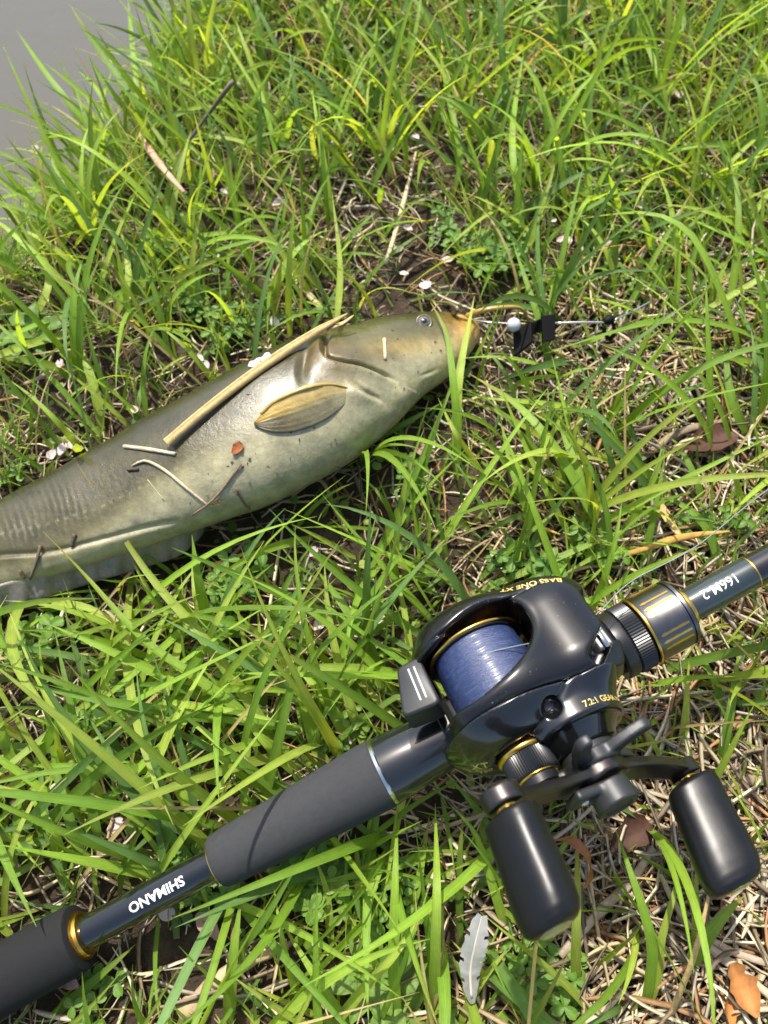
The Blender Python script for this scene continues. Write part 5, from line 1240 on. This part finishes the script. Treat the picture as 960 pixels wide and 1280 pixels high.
flat_leaf('dead_leaf', (523, 560), .007, .018, .008, 2.5, (.30, .20, .16), M['straw'], 'pinkish brown dead leaf below the catfish jaw', 'leaf', curl=.4, jag=.15)
flat_leaf('dead_leaf', (835, 300 + 350), .01, .022, .005, 1.9, (.55, .36, .16), M['straw'], 'orange-yellow dying grass leaf above the rod blank', 'leaf', curl=.4)
# crumbs of dirt stuck on the wet skin
V, F = [], []; k = 0
for i in range(75):
    x, y = random.choice([(random.uniform(20, 420), random.uniform(450, 700)), (random.gauss(290, 30), random.gauss(615, 22)), (random.gauss(360, 60), random.gauss(570, 30)), (random.uniform(440, 560), random.uniform(410, 500))])
    if not inside(np.array([(x, y)]), [(30, 625), (200, 525), (380, 440), (520, 400), (560, 440), (500, 495), (410, 575), (300, 630), (150, 680), (30, 700)])[0]: continue
    c = FH(x, y, .0002); r_ = random.uniform(.0002, .0006); st_ = np.array([random.uniform(.4, 2.2), random.uniform(.4, 2.2), .35])
    V += [c + np.array(d) * r_ * st_ * random.uniform(.5, 1.6) for d in o6]; F += [tuple(k + v for v in t) for t in tri.tolist()]; k += 6
tag(link_mesh('skin_grit', mk_mesh(V, F, 'grit', False, np.full((len(V), 3), (.07, .055, .04))), None, M['crumb']), 'dark grit and plant specks stuck on the catfish skin', 'grit', kind='stuff')

# ------------------------------------------------------------------ feather below the reel
fe = empty('feather', tuple(gp(592, 1200, .012))); tag(fe, 'small white and grey downy feather standing in grass below the reel', 'feather')
shaft = catmull(pixels([(602, 1145, .03), (594, 1180, .024), (588, 1215, .016), (590, 1255, .010)]), 30)
part('quill', tube(shaft[::3], [.0002, .0004, .0005, .0006], 6, 20), M['petal'], fe, (.75, .73, .68))
for sgn, nm in ((-1, 'vane'), (1, 'vane')):
    V, F, C = [], [], []
    for i in range(30):
        t = i / 29; w = .0040 * (math.sin(PI * min(1, t * .93 + .05)) ** .55) * (1 + random.uniform(-.10, .06)); j_ = min(i, 28); T_ = shaft[j_ + 1] - shaft[j_]; T_ /= np.linalg.norm(T_); sd = np.cross(T_, [0, .3, 1]); sd /= np.linalg.norm(sd)
        for q_ in range(4):
            f_ = q_ / 3; V.append(shaft[i] + sgn * sd * w * f_ - T_ * w * .55 * f_ + np.array([0, 0, .0002 + .0011 * f_ * (1 - f_ * .6) + random.uniform(-.0001, .0001) * q_])); g = (.50 if t < .7 else .36) * random.uniform(.9, 1.05); C.append((g, g, g * .98))
    for i in range(29):
        for q_ in range(3):
            if i in (7, 16, 22) and q_ == 2: continue
            F.append((i * 4 + q_, i * 4 + q_ + 1, (i + 1) * 4 + q_ + 1, (i + 1) * 4 + q_))
    part(nm, (np.array(V), F), M['petal'], fe, np.array(C))

# ------------------------------------------------------------------ lure at the snout
lz_ = .020
lure = empty('fishing_lure', tuple(gp(680, 420, .0))); tag(lure, 'black bladed fishing lure with wire arm and white bead near the snout', 'lure')
def slab(pxs, z0, thick, name, mat):
    P = np.array([gp(x, y, z0 + dz) for x, y, dz in pxs]); n_ = len(P); nrm = np.cross(P[1] - P[0], P[2] - P[0]); nrm /= np.linalg.norm(nrm); nrm *= 1 if nrm[2] > 0 else -1
    V = np.vstack([P, P - nrm * thick]); F = [tuple(range(n_)), tuple(range(2 * n_ - 1, n_ - 1, -1))] + [(k, k + n_, (k + 1) % n_ + n_, (k + 1) % n_) for k in range(n_)]
    o = part(name, (V, F), mat, lure, None, False); b = o.modifiers.new('bevel', 'BEVEL'); b.width = .0004; b.segments = 2; return o
slab([(641, 415, .0), (664, 401, .006), (664, 428, .002), (642, 446, -.004)], .016, .0022, 'blade', M['lure_black'])
slab([(677, 394, .004), (694, 392, .004), (695, 424, -.002), (679, 428, -.002)], .016, .0022, 'blade', M['lure_black'])
slab([(664, 404, .002), (678, 398, .002), (679, 414, -.002), (664, 420, -.002)], .013, .0030, 'body', M['lure_black'])
part('bead', (lambda d1, d2: (np.vstack([d1[0], d2[0]]), d1[1] + [tuple(v + len(d1[0]) for v in f) for f in d2[1]]))(dome(gp(642, 406, .022), (0, 0, 1), .0034, 1.0), dome(gp(642, 406, .022), (0, 0, -1), .0034, 1.0)), M['bead'], lure)
part('wire_arm', tube(pixels([(694, 404, .020), (725, 403, .021), (758, 403, .021)]), .0006, 8, 10), M['silver'], lure)
part('swivel', tube(pixels([(755, 402, .021), (762, 400, .021), (768, 401, .021)]), [.0014, .0024, .0012], 10, 9), M['lure_black'], lure)
sk = part('clip', tube(pixels([(754, 408, .020), (757, 418, .016), (763, 424, .013), (768, 414, .017), (766, 404, .02)]), .0009, 8, 20), M['lure_black'], lure)
part('hook_leader', tube(pixels([(768, 400, .021), (785, 392, .02), (802, 383, .02), (815, 376, .018)]), .0005, 6, 14), M['silver'], lure)
part('mouth_wire', tube([FH(584, 399, .0006), gp(605, 402, .022), gp(628, 404, .023), gp(640, 406, .023)], .0004, 6, 14), M['silver'], lure)
bpy.context.view_layer.update()
